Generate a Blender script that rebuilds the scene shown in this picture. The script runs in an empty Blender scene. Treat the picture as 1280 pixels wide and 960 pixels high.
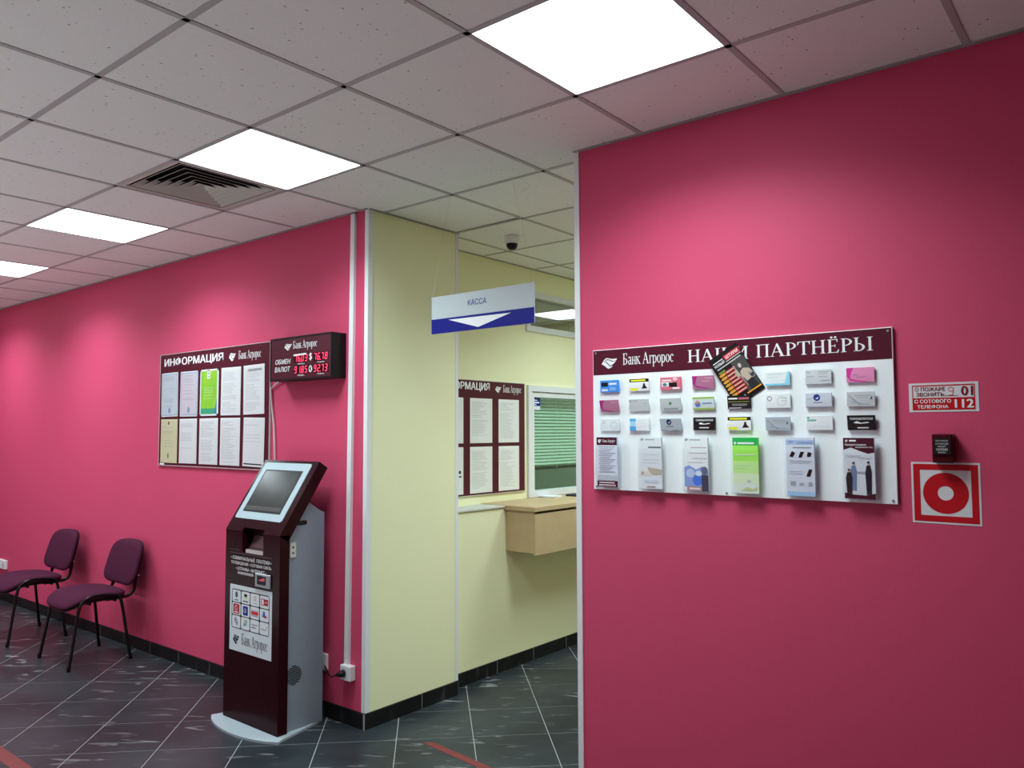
import bpy, bmesh, math, random
from mathutils import Vector, Matrix
random.seed(7)
S = bpy.context.scene
C = S.collection
PI = math.pi

# ------------------------------------------------------------------ camera
FPX = 984.78
YAW, PIT, ROL = -0.682692, 0.060117, -0.003364
CAMZ = 1.60
fwd = Vector((math.sin(YAW) * math.cos(PIT), math.cos(YAW) * math.cos(PIT), math.sin(PIT)))
rgt = Vector((math.cos(YAW), -math.sin(YAW), 0))
upv = rgt.cross(fwd)
rg2 = rgt * math.cos(ROL) + upv * math.sin(ROL)
up2 = rg2.cross(fwd)
cam_d = bpy.data.cameras.new('camera')
cam = bpy.data.objects.new('camera', cam_d)
C.objects.link(cam)
cam_d.sensor_width = 36
cam_d.lens = 36 * FPX / 1280
cam_d.clip_start = 0.05
M = Matrix((rg2, up2, -fwd)).transposed().to_4x4()
M.translation = (0, 0, CAMZ)
cam.matrix_world = M
S.camera = cam

# ------------------------------------------------------------------ world, exposure
w = bpy.data.worlds.new('world')
S.world = w
w.use_nodes = True
w.node_tree.nodes['Background'].inputs[0].default_value = (0.75, 0.85, 1.0, 1)
w.node_tree.nodes['Background'].inputs[1].default_value = 1.6
S.view_settings.view_transform = 'Standard'
S.view_settings.look = 'None'
S.view_settings.gamma = 1
S.view_settings.use_curve_mapping = False
S.view_settings.exposure = 1.15
LAMP = 2.0            # surface brightness of the opal panels
LAMP_W = 9.2         # watts of light sent down by each panel
LAMP_SPREAD = 140
LAMP_COL = (0.83, 0.975, 1.0)

# ------------------------------------------------------------------ place constants
YW = 2.868            # plane of the two pink walls
H = 2.845             # ceiling
XC = -3.362           # yellow column side
XR = -1.964           # left edge of the right pink wall
YC = 3.595            # back edge of the column side
XU = -3.67            # upper corridor wall
XL = -3.45            # lower corridor wall
GX, GY = -2.2204, 1.7742   # a node of the ceiling grid
XMIN, XMAX, YMIN = -11.0, 2.6, -4.6
CXMAX, CYMAX = -0.5, 7.4

# ------------------------------------------------------------------ materials
MATS = {}
def new_mat(name):
    m = bpy.data.materials.new(name)
    m.use_nodes = True
    nt = m.node_tree
    return m, nt, nt.nodes['Principled BSDF']
def flat(col, rough=0.55, metal=0.0, spec=0.22, name=None, var=0.0, scale=30, bump=0.0, bscale=200):
    key = (tuple(round(c, 3) for c in col), rough, metal, spec, var, bump)
    if key in MATS: return MATS[key]
    m, nt, b = new_mat(name or 'paint')
    b.inputs['Base Color'].default_value = (*col, 1)
    b.inputs['Roughness'].default_value = rough
    b.inputs['Metallic'].default_value = metal
    b.inputs['Specular IOR Level'].default_value = spec
    tc = nt.nodes.new('ShaderNodeTexCoord')
    n = nt.nodes.new('ShaderNodeTexNoise'); n.inputs['Scale'].default_value = scale
    n.inputs['Detail'].default_value = 3
    nt.links.new(tc.outputs['Object'], n.inputs['Vector'])
    mx = nt.nodes.new('ShaderNodeMix'); mx.data_type = 'RGBA'
    v = max(var, 0.02)
    mx.inputs['A'].default_value = (*[c * (1 - v) for c in col], 1)
    mx.inputs['B'].default_value = (*[min(1, c * (1 + v)) for c in col], 1)
    nt.links.new(n.outputs['Fac'], mx.inputs['Factor'])
    nt.links.new(mx.outputs['Result'], b.inputs['Base Color'])
    if bump:
        n2 = nt.nodes.new('ShaderNodeTexNoise'); n2.inputs['Scale'].default_value = bscale
        nt.links.new(tc.outputs['Object'], n2.inputs['Vector'])
        bp = nt.nodes.new('ShaderNodeBump'); bp.inputs['Strength'].default_value = bump
        bp.inputs['Distance'].default_value = 0.002
        nt.links.new(n2.outputs['Fac'], bp.inputs['Height'])
        nt.links.new(bp.outputs['Normal'], b.inputs['Normal'])
    MATS[key] = m
    return m
def srgb(r, g, b):
    f = lambda c: ((c / 255 + .055) / 1.055) ** 2.4 if c / 255 > .04045 else c / 255 / 12.92
    return (f(r), f(g), f(b))
def wall_mat(name, col, rough=0.75, var=0.05):
    m, nt, b = new_mat(name)
    g = nt.nodes.new('ShaderNodeNewGeometry')
    n1 = nt.nodes.new('ShaderNodeTexNoise'); n1.inputs['Scale'].default_value = 1.3; n1.inputs['Detail'].default_value = 4
    nt.links.new(g.outputs['Position'], n1.inputs['Vector'])
    mp = nt.nodes.new('ShaderNodeMapping'); mp.inputs['Scale'].default_value = (260, 260, 40)
    nt.links.new(g.outputs['Position'], mp.inputs['Vector'])
    n2 = nt.nodes.new('ShaderNodeTexNoise'); n2.inputs['Scale'].default_value = 1; n2.inputs['Detail'].default_value = 2
    nt.links.new(mp.outputs['Vector'], n2.inputs['Vector'])
    ad = nt.nodes.new('ShaderNodeMath'); ad.operation = 'ADD'
    nt.links.new(n1.outputs['Fac'], ad.inputs[0]); nt.links.new(n2.outputs['Fac'], ad.inputs[1])
    hf = nt.nodes.new('ShaderNodeMath'); hf.operation = 'MULTIPLY'; hf.inputs[1].default_value = .5
    nt.links.new(ad.outputs[0], hf.inputs[0])
    mx = nt.nodes.new('ShaderNodeMix'); mx.data_type = 'RGBA'
    mx.inputs['A'].default_value = (*[c * (1 - var * 1.6) for c in col], 1)
    mx.inputs['B'].default_value = (*[c * (1 + var * 1.6) for c in col], 1)
    nt.links.new(hf.outputs[0], mx.inputs['Factor'])
    nt.links.new(mx.outputs['Result'], b.inputs['Base Color'])
    bp = nt.nodes.new('ShaderNodeBump'); bp.inputs['Strength'].default_value = .25; bp.inputs['Distance'].default_value = .001
    nt.links.new(n2.outputs['Fac'], bp.inputs['Height']); nt.links.new(bp.outputs['Normal'], b.inputs['Normal'])
    b.inputs['Roughness'].default_value = rough
    b.inputs['Specular IOR Level'].default_value = .3
    return m
def tile_ceiling_mat():
    m, nt, b = new_mat('mineral_fibre')
    g = nt.nodes.new('ShaderNodeNewGeometry')
    v = nt.nodes.new('ShaderNodeTexVoronoi'); v.inputs['Scale'].default_value = 42
    nz = nt.nodes.new('ShaderNodeTexNoise'); nz.inputs['Scale'].default_value = 7; nz.inputs['Detail'].default_value = 3
    nf = nt.nodes.new('ShaderNodeTexNoise'); nf.inputs['Scale'].default_value = 160; nf.inputs['Detail'].default_value = 2
    mp = nt.nodes.new('ShaderNodeMapping'); mp.inputs['Scale'].default_value = (1, .62, 1)
    nt.links.new(g.outputs['Position'], mp.inputs['Vector'])
    for n in (v, nz, nf): nt.links.new(mp.outputs['Vector'], n.inputs['Vector'])
    cw = nt.nodes.new('ShaderNodeTexWhiteNoise'); nt.links.new(v.outputs['Position'], cw.inputs['Vector'])
    # pinhole where the cell distance is tiny and the cell is chosen
    th = nt.nodes.new('ShaderNodeMath'); th.operation = 'MULTIPLY'; th.inputs[1].default_value = .15
    nt.links.new(cw.outputs['Value'], th.inputs[0])
    lt = nt.nodes.new('ShaderNodeMath'); lt.operation = 'LESS_THAN'
    nt.links.new(v.outputs['Distance'], lt.inputs[0]); nt.links.new(th.outputs[0], lt.inputs[1])
    mx = nt.nodes.new('ShaderNodeMix'); mx.data_type = 'RGBA'
    mx.inputs['A'].default_value = (.80, .79, .775, 1); mx.inputs['B'].default_value = (.90, .89, .875, 1)
    nt.links.new(nf.outputs['Fac'], mx.inputs['Factor'])
    m2 = nt.nodes.new('ShaderNodeMix'); m2.data_type = 'RGBA'; m2.inputs['B'].default_value = (.36, .35, .34, 1)
    nt.links.new(lt.outputs[0], m2.inputs['Factor']); nt.links.new(mx.outputs['Result'], m2.inputs['A'])
    nt.links.new(m2.outputs['Result'], b.inputs['Base Color'])
    b.inputs['Roughness'].default_value = .95; b.inputs['Specular IOR Level'].default_value = .1
    bp = nt.nodes.new('ShaderNodeBump'); bp.inputs['Strength'].default_value = .3; bp.inputs['Distance'].default_value = .002
    nt.links.new(nf.outputs['Fac'], bp.inputs['Height']); nt.links.new(bp.outputs['Normal'], b.inputs['Normal'])
    return m
def slate_mat(name, base, streak=True, rough=.34):
    m, nt, b = new_mat(name)
    g = nt.nodes.new('ShaderNodeNewGeometry')
    rt = nt.nodes.new('ShaderNodeMapping'); rt.inputs['Rotation'].default_value = (0, 0, math.radians(-38))
    nt.links.new(g.outputs['Position'], rt.inputs['Vector'])
    mp = nt.nodes.new('ShaderNodeMapping'); mp.inputs['Scale'].default_value = (5, 22, 5)
    nt.links.new(rt.outputs['Vector'], mp.inputs['Vector'])
    n = nt.nodes.new('ShaderNodeTexNoise'); n.inputs['Scale'].default_value = 1; n.inputs['Detail'].default_value = 5; n.inputs['Distortion'].default_value = .7
    nt.links.new(mp.outputs['Vector'], n.inputs['Vector'])
    n2 = nt.nodes.new('ShaderNodeTexNoise'); n2.inputs['Scale'].default_value = 2.2; n2.inputs['Detail'].default_value = 3
    nt.links.new(g.outputs['Position'], n2.inputs['Vector'])
    r1 = nt.nodes.new('ShaderNodeValToRGB')
    r1.color_ramp.elements[0].position = .3; r1.color_ramp.elements[0].color = (*[c * .62 for c in base], 1)
    r1.color_ramp.elements[1].position = .75; r1.color_ramp.elements[1].color = (*[c * 1.45 for c in base], 1)
    nt.links.new(n2.outputs['Fac'], r1.inputs['Fac'])
    r2 = nt.nodes.new('ShaderNodeValToRGB')
    r2.color_ramp.elements[0].position = .60; r2.color_ramp.elements[0].color = (0, 0, 0, 1)
    r2.color_ramp.elements[1].position = .68; r2.color_ramp.elements[1].color = (1, 1, 1, 1)
    nt.links.new(n.outputs['Fac'], r2.inputs['Fac'])
    ml = nt.nodes.new('ShaderNodeMath'); ml.operation = 'MULTIPLY'
    r3 = nt.nodes.new('ShaderNodeValToRGB')
    r3.color_ramp.elements[0].position = .45; r3.color_ramp.elements[0].color = (0.15, .15, .15, 1)
    r3.color_ramp.elements[1].position = .62
    n3 = nt.nodes.new('ShaderNodeTexNoise'); n3.inputs['Scale'].default_value = 1.6
    nt.links.new(g.outputs['Position'], n3.inputs['Vector']); nt.links.new(n3.outputs['Fac'], r3.inputs['Fac'])
    nt.links.new(r2.outputs['Color'], ml.inputs[0]); nt.links.new(r3.outputs['Color'], ml.inputs[1])
    k = nt.nodes.new('ShaderNodeMath'); k.operation = 'MULTIPLY'; k.inputs[1].default_value = .5 if streak else .1
    nt.links.new(ml.outputs[0], k.inputs[0])
    mx = nt.nodes.new('ShaderNodeMix'); mx.data_type = 'RGBA'; mx.inputs['B'].default_value = (.42, .43, .43, 1)
    nt.links.new(k.outputs[0], mx.inputs['Factor']); nt.links.new(r1.outputs['Color'], mx.inputs['A'])
    nt.links.new(mx.outputs['Result'], b.inputs['Base Color'])
    b.inputs['Roughness'].default_value = rough; b.inputs['Specular IOR Level'].default_value = .2
    bp = nt.nodes.new('ShaderNodeBump'); bp.inputs['Strength'].default_value = .25; bp.inputs['Distance'].default_value = .003
    nt.links.new(n.outputs['Fac'], bp.inputs['Height']); nt.links.new(bp.outputs['Normal'], b.inputs['Normal'])
    return m
def glass_mat(name, tint=(1, 1, 1), refl=.08, rough=.03):
    m = bpy.data.materials.new(name); m.use_nodes = True
    nt = m.node_tree; nt.nodes.clear()
    o = nt.nodes.new('ShaderNodeOutputMaterial')
    t = nt.nodes.new('ShaderNodeBsdfTransparent'); t.inputs[0].default_value = (*tint, 1)
    gl = nt.nodes.new('ShaderNodeBsdfGlossy'); gl.inputs['Roughness'].default_value = rough
    lw = nt.nodes.new('ShaderNodeLayerWeight'); lw.inputs['Blend'].default_value = .5
    pw = nt.nodes.new('ShaderNodeMath'); pw.operation = 'POWER'; pw.inputs[1].default_value = 4
    nt.links.new(lw.outputs['Facing'], pw.inputs[0])
    ad = nt.nodes.new('ShaderNodeMath'); ad.operation = 'MULTIPLY_ADD'; ad.inputs[1].default_value = .45; ad.inputs[2].default_value = refl; ad.use_clamp = True
    nt.links.new(pw.outputs[0], ad.inputs[0])
    mx = nt.nodes.new('ShaderNodeMixShader')
    nt.links.new(ad.outputs[0], mx.inputs[0]); nt.links.new(t.outputs[0], mx.inputs[1]); nt.links.new(gl.outputs[0], mx.inputs[2])
    nt.links.new(mx.outputs[0], o.inputs['Surface'])
    return m
def emit_mat(name, col, strength):
    m = bpy.data.materials.new(name); m.use_nodes = True
    nt = m.node_tree; nt.nodes.clear()
    o = nt.nodes.new('ShaderNodeOutputMaterial'); e = nt.nodes.new('ShaderNodeEmission')
    e.inputs[0].default_value = (*col, 1); e.inputs[1].default_value = strength
    nt.links.new(e.outputs[0], o.inputs['Surface'])
    return m
DOCM = {}
def doc_mat(bg, ink=(.25, .26, .28), pitch=.0105, seed=0, top=.29, bot=.02, left=.02, right=.19, dens=.5, tint2=None):
    key = (bg, ink, pitch, seed, top, bot, left, right, dens, tint2)
    if key in DOCM: return DOCM[key]
    m, nt, b = new_mat('printed_paper')
    tc = nt.nodes.new('ShaderNodeTexCoord')
    sp = nt.nodes.new('ShaderNodeSeparateXYZ'); nt.links.new(tc.outputs['Object'], sp.inputs[0])
    def math_(op, a, bb=None, clamp=False):
        n = nt.nodes.new('ShaderNodeMath'); n.operation = op; n.use_clamp = clamp
        for i, v in enumerate((a, bb)):
            if v is None: continue
            if isinstance(v, (int, float)): n.inputs[i].default_value = v
            else: nt.links.new(v, n.inputs[i])
        return n.outputs[0]
    x, z = sp.outputs['X'], sp.outputs['Z']
    zz = math_('DIVIDE', z, pitch)
    row = math_('FLOOR', zz); fr = math_('FRACT', zz)
    line = math_('LESS_THAN', fr, .42)
    wn = nt.nodes.new('ShaderNodeTexWhiteNoise'); wn.noise_dimensions = '1D'
    nt.links.new(math_('ADD', row, seed * 17.3), wn.inputs['W'])
    rnd = wn.outputs['Value']
    keep = math_('GREATER_THAN', rnd, 1 - dens - .3)
    endx = math_('ADD', math_('MULTIPLY', math_('POWER', rnd, .35), right - left), left)
    inx = math_('MULTIPLY', math_('GREATER_THAN', x, left), math_('LESS_THAN', x, endx))
    inz = math_('MULTIPLY', math_('GREATER_THAN', z, bot), math_('LESS_THAN', z, top))
    cb = nt.nodes.new('ShaderNodeCombineXYZ')
    nt.links.new(math_('MULTIPLY', x, 260), cb.inputs[0]); nt.links.new(row, cb.inputs[1])
    nz = nt.nodes.new('ShaderNodeTexNoise'); nz.inputs['Scale'].default_value = 1; nt.links.new(cb.outputs[0], nz.inputs['Vector'])
    wd = math_('GREATER_THAN', nz.outputs['Fac'], .42)
    f = math_('MULTIPLY', math_('MULTIPLY', line, keep), math_('MULTIPLY', inx, inz))
    f = math_('MULTIPLY', math_('MULTIPLY', f, wd), .40)
    mx = nt.nodes.new('ShaderNodeMix'); mx.data_type = 'RGBA'
    mx.inputs['A'].default_value = (*bg, 1); mx.inputs['B'].default_value = (*ink, 1)
    if tint2:
        mg = nt.nodes.new('ShaderNodeMix'); mg.data_type = 'RGBA'
        mg.inputs['A'].default_value = (*bg, 1); mg.inputs['B'].default_value = (*tint2, 1)
        n5 = nt.nodes.new('ShaderNodeTexNoise'); n5.inputs['Scale'].default_value = 9; nt.links.new(tc.outputs['Object'], n5.inputs['Vector'])
        nt.links.new(n5.outputs['Fac'], mg.inputs['Factor']); nt.links.new(mg.outputs['Result'], mx.inputs['A'])
    nt.links.new(f, mx.inputs['Factor']); nt.links.new(mx.outputs['Result'], b.inputs['Base Color'])
    b.inputs['Roughness'].default_value = .45
    DOCM[key] = m
    return m

PINK = wall_mat('raspberry_paint', (.63, .068, .156), rough=.6)
YEL = wall_mat('cream_yellow_paint', (.86, .86, .565), rough=.7)
OFFW = wall_mat('off_white_paint', (.78, .77, .75))
TILEC = tile_ceiling_mat()
SLATE = slate_mat('dark_slate', (.025, .032, .037))
SKIRT = slate_mat('dark_skirting_stone', (.010, .010, .011), streak=False, rough=.5)
GROUT = flat((.34, .35, .34), .9, name='grout')
WHITE = flat((.78, .79, .80), .45, name='white_plastic')
GRID = flat((.46, .44, .44), .6, name='grid_metal')
BURG = flat((.082, .009, .020), .38, name='burgundy_print')
LETTER = flat((.85, .86, .87), .5, name='white_lettering')
BLACK = flat((.008, .008, .009), .4, name='black_plastic')
CLEAR = glass_mat('clear_acrylic', (.99, .99, .995), .012, .08)

# ------------------------------------------------------------------ mesh helpers
class MB:
    def __init__(s): s.v = []; s.f = []; s.sm = []
    def add(s, vs, fs, smooth=False):
        o = len(s.v); s.v += [tuple(v) for v in vs]; s.f += [tuple(i + o for i in f) for f in fs]; s.sm += [smooth] * len(fs)
        return s
    def box(s, x0, x1, y0, y1, z0, z1):
        v = [(x0, y0, z0), (x1, y0, z0), (x1, y1, z0), (x0, y1, z0), (x0, y0, z1), (x1, y0, z1), (x1, y1, z1), (x0, y1, z1)]
        return s.add(v, [(0, 3, 2, 1), (4, 5, 6, 7), (0, 1, 5, 4), (1, 2, 6, 5), (2, 3, 7, 6), (3, 0, 4, 7)])
    def bbox(s, x0, x1, y0, y1, z0, z1, b=.002, seg=1):
        bm = bmesh.new(); bmesh.ops.create_cube(bm, size=1)
        for v in bm.verts:
            v.co.x = x0 if v.co.x < 0 else x1; v.co.y = y0 if v.co.y < 0 else y1; v.co.z = z0 if v.co.z < 0 else z1
        bmesh.ops.bevel(bm, geom=list(bm.edges), offset=b, segments=seg, profile=.5, affect='EDGES')
        return s.bm(bm)
    def bm(s, bm, smooth=False):
        bm.verts.index_update()
        s.add([v.co[:] for v in bm.verts], [[v.index for v in f.verts] for f in bm.faces], smooth); bm.free(); return s
    def prism(s, poly, axis, a, b):
        """extrude a polygon along an axis; poly gives the other two coordinates in cyclic order"""
        n = len(poly)
        def mk(p, t):
            return {'x': (t, p[0], p[1]), 'y': (p[0], t, p[1]), 'z': (p[0], p[1], t)}[axis]
        v = [mk(p, a) for p in poly] + [mk(p, b) for p in poly]
        area = sum(poly[i][0] * poly[(i + 1) % n][1] - poly[(i + 1) % n][0] * poly[i][1] for i in range(n))
        flip = (area < 0) ^ (axis == 'y') ^ (b < a)
        f = [tuple(range(n))[::-1], tuple(range(n, 2 * n))] + [(i, (i + 1) % n, n + (i + 1) % n, n + i) for i in range(n)]
        if flip: f = [g[::-1] for g in f]
        return s.add(v, f)
    def tube(s, pts, r, n=8, caps=True, rb=None):
        pts = [Vector(p) for p in pts]; rings = []
        t0 = (pts[1] - pts[0]).normalized()
        ref = Vector((0, 0, 1)) if abs(t0.z) < .9 else Vector((1, 0, 0))
        u = t0.cross(ref).normalized(); vs = []
        for i, p in enumerate(pts):
            t = (pts[min(i + 1, len(pts) - 1)] - pts[max(i - 1, 0)]).normalized()
            u = (u - t * u.dot(t)).normalized(); q = t.cross(u)
            rr = r[i] if isinstance(r, (list, tuple)) else r
            for k in range(n):
                a = 2 * PI * k / n
                vs.append(p + u * rr * math.cos(a) + q * (rb or rr) * math.sin(a))
        fs = []
        for i in range(len(pts) - 1):
            for k in range(n):
                a = i * n + k; b = i * n + (k + 1) % n
                fs.append((a, b, b + n, a + n))
        s.add(vs, fs, True)
        if caps:
            L = (len(pts) - 1) * n
            s.add(vs[:n], [tuple(range(n))[::-1]]); s.add(vs[L:L + n], [tuple(range(n))])
        return s
    def lathe(s, prof, c, n=24, axis='z'):
        vs = []; fs = []
        for (r, h) in prof:
            for k in range(n):
                a = 2 * PI * k / n
                if axis == 'z': vs.append((c[0] + r * math.cos(a), c[1] + r * math.sin(a), c[2] + h))
                else: vs.append((c[0] + r * math.cos(a), c[1] + h, c[2] + r * math.sin(a)))
        for i in range(len(prof) - 1):
            for k in range(n):
                a = i * n + k; b = i * n + (k + 1) % n
                fs.append((a, b, b + n, a + n))
        return s.add(vs, fs, True)
    def xf(s, fn): s.v = [tuple(fn(*v)) for v in s.v]; return s
def mesh(mb, mat, name='mesh'):
    me = bpy.data.meshes.new(name)
    me.from_pydata(mb.v, [], mb.f); me.update()
    me.polygons.foreach_set('use_smooth', mb.sm)
    if mat: me.materials.append(mat)
    return me
def obj(name, mb, mat, parent=None, loc=None):
    me = mb if isinstance(mb, bpy.types.Mesh) else mesh(mb, mat, name)
    o = bpy.data.objects.new(name, me); C.objects.link(o)
    if parent: o.parent = parent
    if loc: o.location = loc
    return o
def fixn(o):
    bm = bmesh.new(); bm.from_mesh(o.data); bmesh.ops.remove_doubles(bm, verts=bm.verts, dist=1e-5)
    bmesh.ops.recalc_face_normals(bm, faces=bm.faces); bm.to_mesh(o.data); bm.free(); return o
def tag(o, label=None, cat=None, group=None, kind=None):
    if label: o['label'] = label
    if cat: o['category'] = cat
    if group: o['group'] = group
    if kind: o['kind'] = kind
    return o
def thing(name, label, cat, loc=(0, 0, 0), rotz=0, group=None):
    o = bpy.data.objects.new(name, None); C.objects.link(o)
    o.location = loc; o.rotation_euler = (0, 0, rotz); o.empty_display_size = .1
    return tag(o, label, cat, group)
def struct(name, mb, mat, parent=None): return tag(obj(name, mb, mat, parent), kind='structure') if not parent else obj(name, mb, mat, parent)

# ------------------------------------------------------------------ flat lettering (2-D shapes -> xz plane facing -y)
def g_rect(x0, y0, x1, y1): return [[(x0, y0), (x1, y0), (x1, y1), (x0, y1)]]
def g_arc(cx, cy, rx, ry, th, tv, a0, a1, n=14):
    out = []
    for i in range(n):
        p = []
        for k, (a, b) in enumerate(((rx, ry), (rx - th, ry - tv))):
            t0 = math.radians(a0 + (a1 - a0) * i / n); t1 = math.radians(a0 + (a1 - a0) * (i + 1) / n)
            e = [(cx + a * math.cos(t0), cy + b * math.sin(t0)), (cx + a * math.cos(t1), cy + b * math.sin(t1))]
            p += e if k == 0 else e[::-1]
        out.append(p)
    return out
def stem(x, y0=0, y1=1, w=.14, sb=True, st=True, s=.075, t=.045):
    o = g_rect(x, y0, x + w, y1)
    if sb: o += g_rect(x - s, y0, x + w + s, y0 + t)
    if st: o += g_rect(x - s, y1 - t, x + w + s, y1)
    return o
def glyph(c):
    W = .14
    if c == ' ': return [], .34
    if c == 'А':
        return ([[(.04, 0), (.10, 0), (.40, .93), (.36, 1)], [(.36, 1), (.44, 1), (.80, 0), (.63, 0), (.34, .86)]] + g_rect(.17, .32, .58, .37)
                + g_rect(-.03, 0, .20, .045) + g_rect(.53, 0, .88, .045)), .90
    if c == 'Б':
        return stem(.1) + g_rect(.1, .955, .62, 1) + [[(.62, 1), (.62, .76), (.585, .76), (.54, .955)]] + g_arc(.22, .29, .46, .29, .15, .045, -90, 90) + g_rect(.1, 0, .24, .045) + g_rect(.1, .535, .24, .58), .74
    if c == 'Н': return stem(.1) + stem(.62) + g_rect(.2, .48, .66, .535), .92
    if c == 'Ш': return stem(.1) + stem(.52) + stem(.94) + g_rect(.1, 0, 1.0, .05), 1.24
    if c == 'И': return stem(.1) + stem(.64) + [[(.2, .08), (.27, .08), (.68, .9), (.61, .9)]], .94
    if c == 'П': return stem(.1) + stem(.62) + g_rect(.1, .945, .7, 1), .92
    if c == 'Р': return stem(.1) + g_arc(.22, .73, .42, .27, .14, .045, -90, 90) + g_rect(.1, .955, .24, 1) + g_rect(.1, .46, .24, .505), .70
    if c == 'Т': return stem(.32, st=False) + g_rect(.02, .95, .76, 1) + [[(.02, 1), (.02, .74), (.055, .74), (.12, .95)], [(.76, 1), (.76, .74), (.725, .74), (.66, .95)]], .80
    if c == 'Ё':
        return (stem(.1) + g_rect(.1, .95, .6, 1) + g_rect(.1, 0, .64, .05) + g_rect(.2, .49, .48, .54) + [[(.6, 1), (.6, .78), (.565, .78), (.52, .95)], [(.64, 0), (.67, .24), (.63, .24), (.56, .05)]]
                + g_rect(.44, .40, .48, .63) + g_arc(.26, 1.14, .075, .075, .0749, .0749, 0, 360, 10) + g_arc(.48, 1.14, .075, .075, .0749, .0749, 0, 360, 10)), .76
    if c == 'Ы': return stem(.1) + g_arc(.22, .29, .40, .29, .14, .045, -90, 90) + g_rect(.1, 0, .24, .045) + g_rect(.1, .535, .24, .58) + stem(.82), 1.12
    x = .68; w = .12
    if c == 'а': return (g_rect(.36, .04, .36 + w, x - .14) + g_arc(.27, x - .17, .21, .19, w, .05, 0, 165, 9) + g_arc(.24, .19, .20, .20, .12, .05, 60, 330, 12) + g_rect(.24, .34, .42, .385) + g_rect(.44, 0, .58, .05)), .58
    if c == 'н': return stem(.06, 0, x, w, s=.05) + stem(.40, 0, x, w, s=.05) + g_rect(.12, .33, .46, .38), .60
    if c == 'к': return stem(.06, 0, x, w, s=.05) + [[(.16, .34), (.22, .40), (.50, x - .05), (.40, x - .05)], [(.20, .42), (.30, .44), (.60, .02), (.44, .02)]] + g_rect(.36, x - .05, .58, x) + g_rect(.40, 0, .64, .045), .62
    if c == 'г': return stem(.06, 0, x, w, s=.05) + g_rect(.06, x - .05, .42, x) + [[(.42, x), (.42, x - .2), (.39, x - .2), (.35, x - .05)]], .46
    if c == 'р': return stem(.06, -.30, x, w, st=False, s=.05) + g_rect(0, x - .05, .12, x) + g_arc(.30, x / 2, .26, x / 2, .13, .05, -140, 140, 16), .60
    if c == 'о': return g_arc(.29, x / 2, .27, x / 2, .12, .045, 0, 360, 22), .58
    if c == 'с': return g_arc(.29, x / 2, .26, x / 2, .12, .045, 45, 312, 18) + g_arc(.43, x - .14, .07, .07, .069, .069, 0, 360, 8), .53
    return [], .3
def serif(text):
    polys = []; x = 0
    for c in text:
        g, a = glyph(c)
        for p in g: polys.append([(u + x, v) for u, v in p])
        x += a
    return polys
TEXTC = {}
def sans(text, bold=0.0, shear=0.0, spacing=1.0):
    key = (text, bold, shear, spacing)
    if key in TEXTC: return TEXTC[key]
    c = bpy.data.curves.new('txt', 'FONT'); c.body = text; c.fill_mode = 'FRONT'; c.resolution_u = 3
    c.shear = shear; c.space_character = spacing
    o = bpy.data.objects.new('txt', c); C.objects.link(o)
    dg = bpy.context.evaluated_depsgraph_get(); dg.update()
    me = bpy.data.meshes.new_from_object(o.evaluated_get(dg))
    vs = [v.co[:2] for v in me.vertices]; fs = [tuple(p.vertices) for p in me.polygons]
    bpy.data.objects.remove(o); bpy.data.curves.remove(c); bpy.data.meshes.remove(me)
    if bold:
        v0, f0 = vs, fs; vs, fs = [], []
        for dx, dy in ((-bold, 0), (bold, 0), (0, -bold * .5), (0, bold * .5), (-bold * .5, bold * .4), (bold * .5, -bold * .4)):
            k = len(vs); vs += [(x + dx, y + dy) for x, y in v0]; fs += [tuple(i + k for i in f) for f in f0]
    TEXTC[key] = (vs, fs)
    return vs, fs
def fit(vs, x0, z0, x1, z1, ref=None):
    a = ref or (min(v[0] for v in vs), min(v[1] for v in vs), max(v[0] for v in vs), max(v[1] for v in vs))
    sx = (x1 - x0) / (a[2] - a[0]); sz = (z1 - z0) / (a[3] - a[1])
    return [(x0 + (v[0] - a[0]) * sx, z0 + (v[1] - a[1]) * sz) for v in vs]
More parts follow.
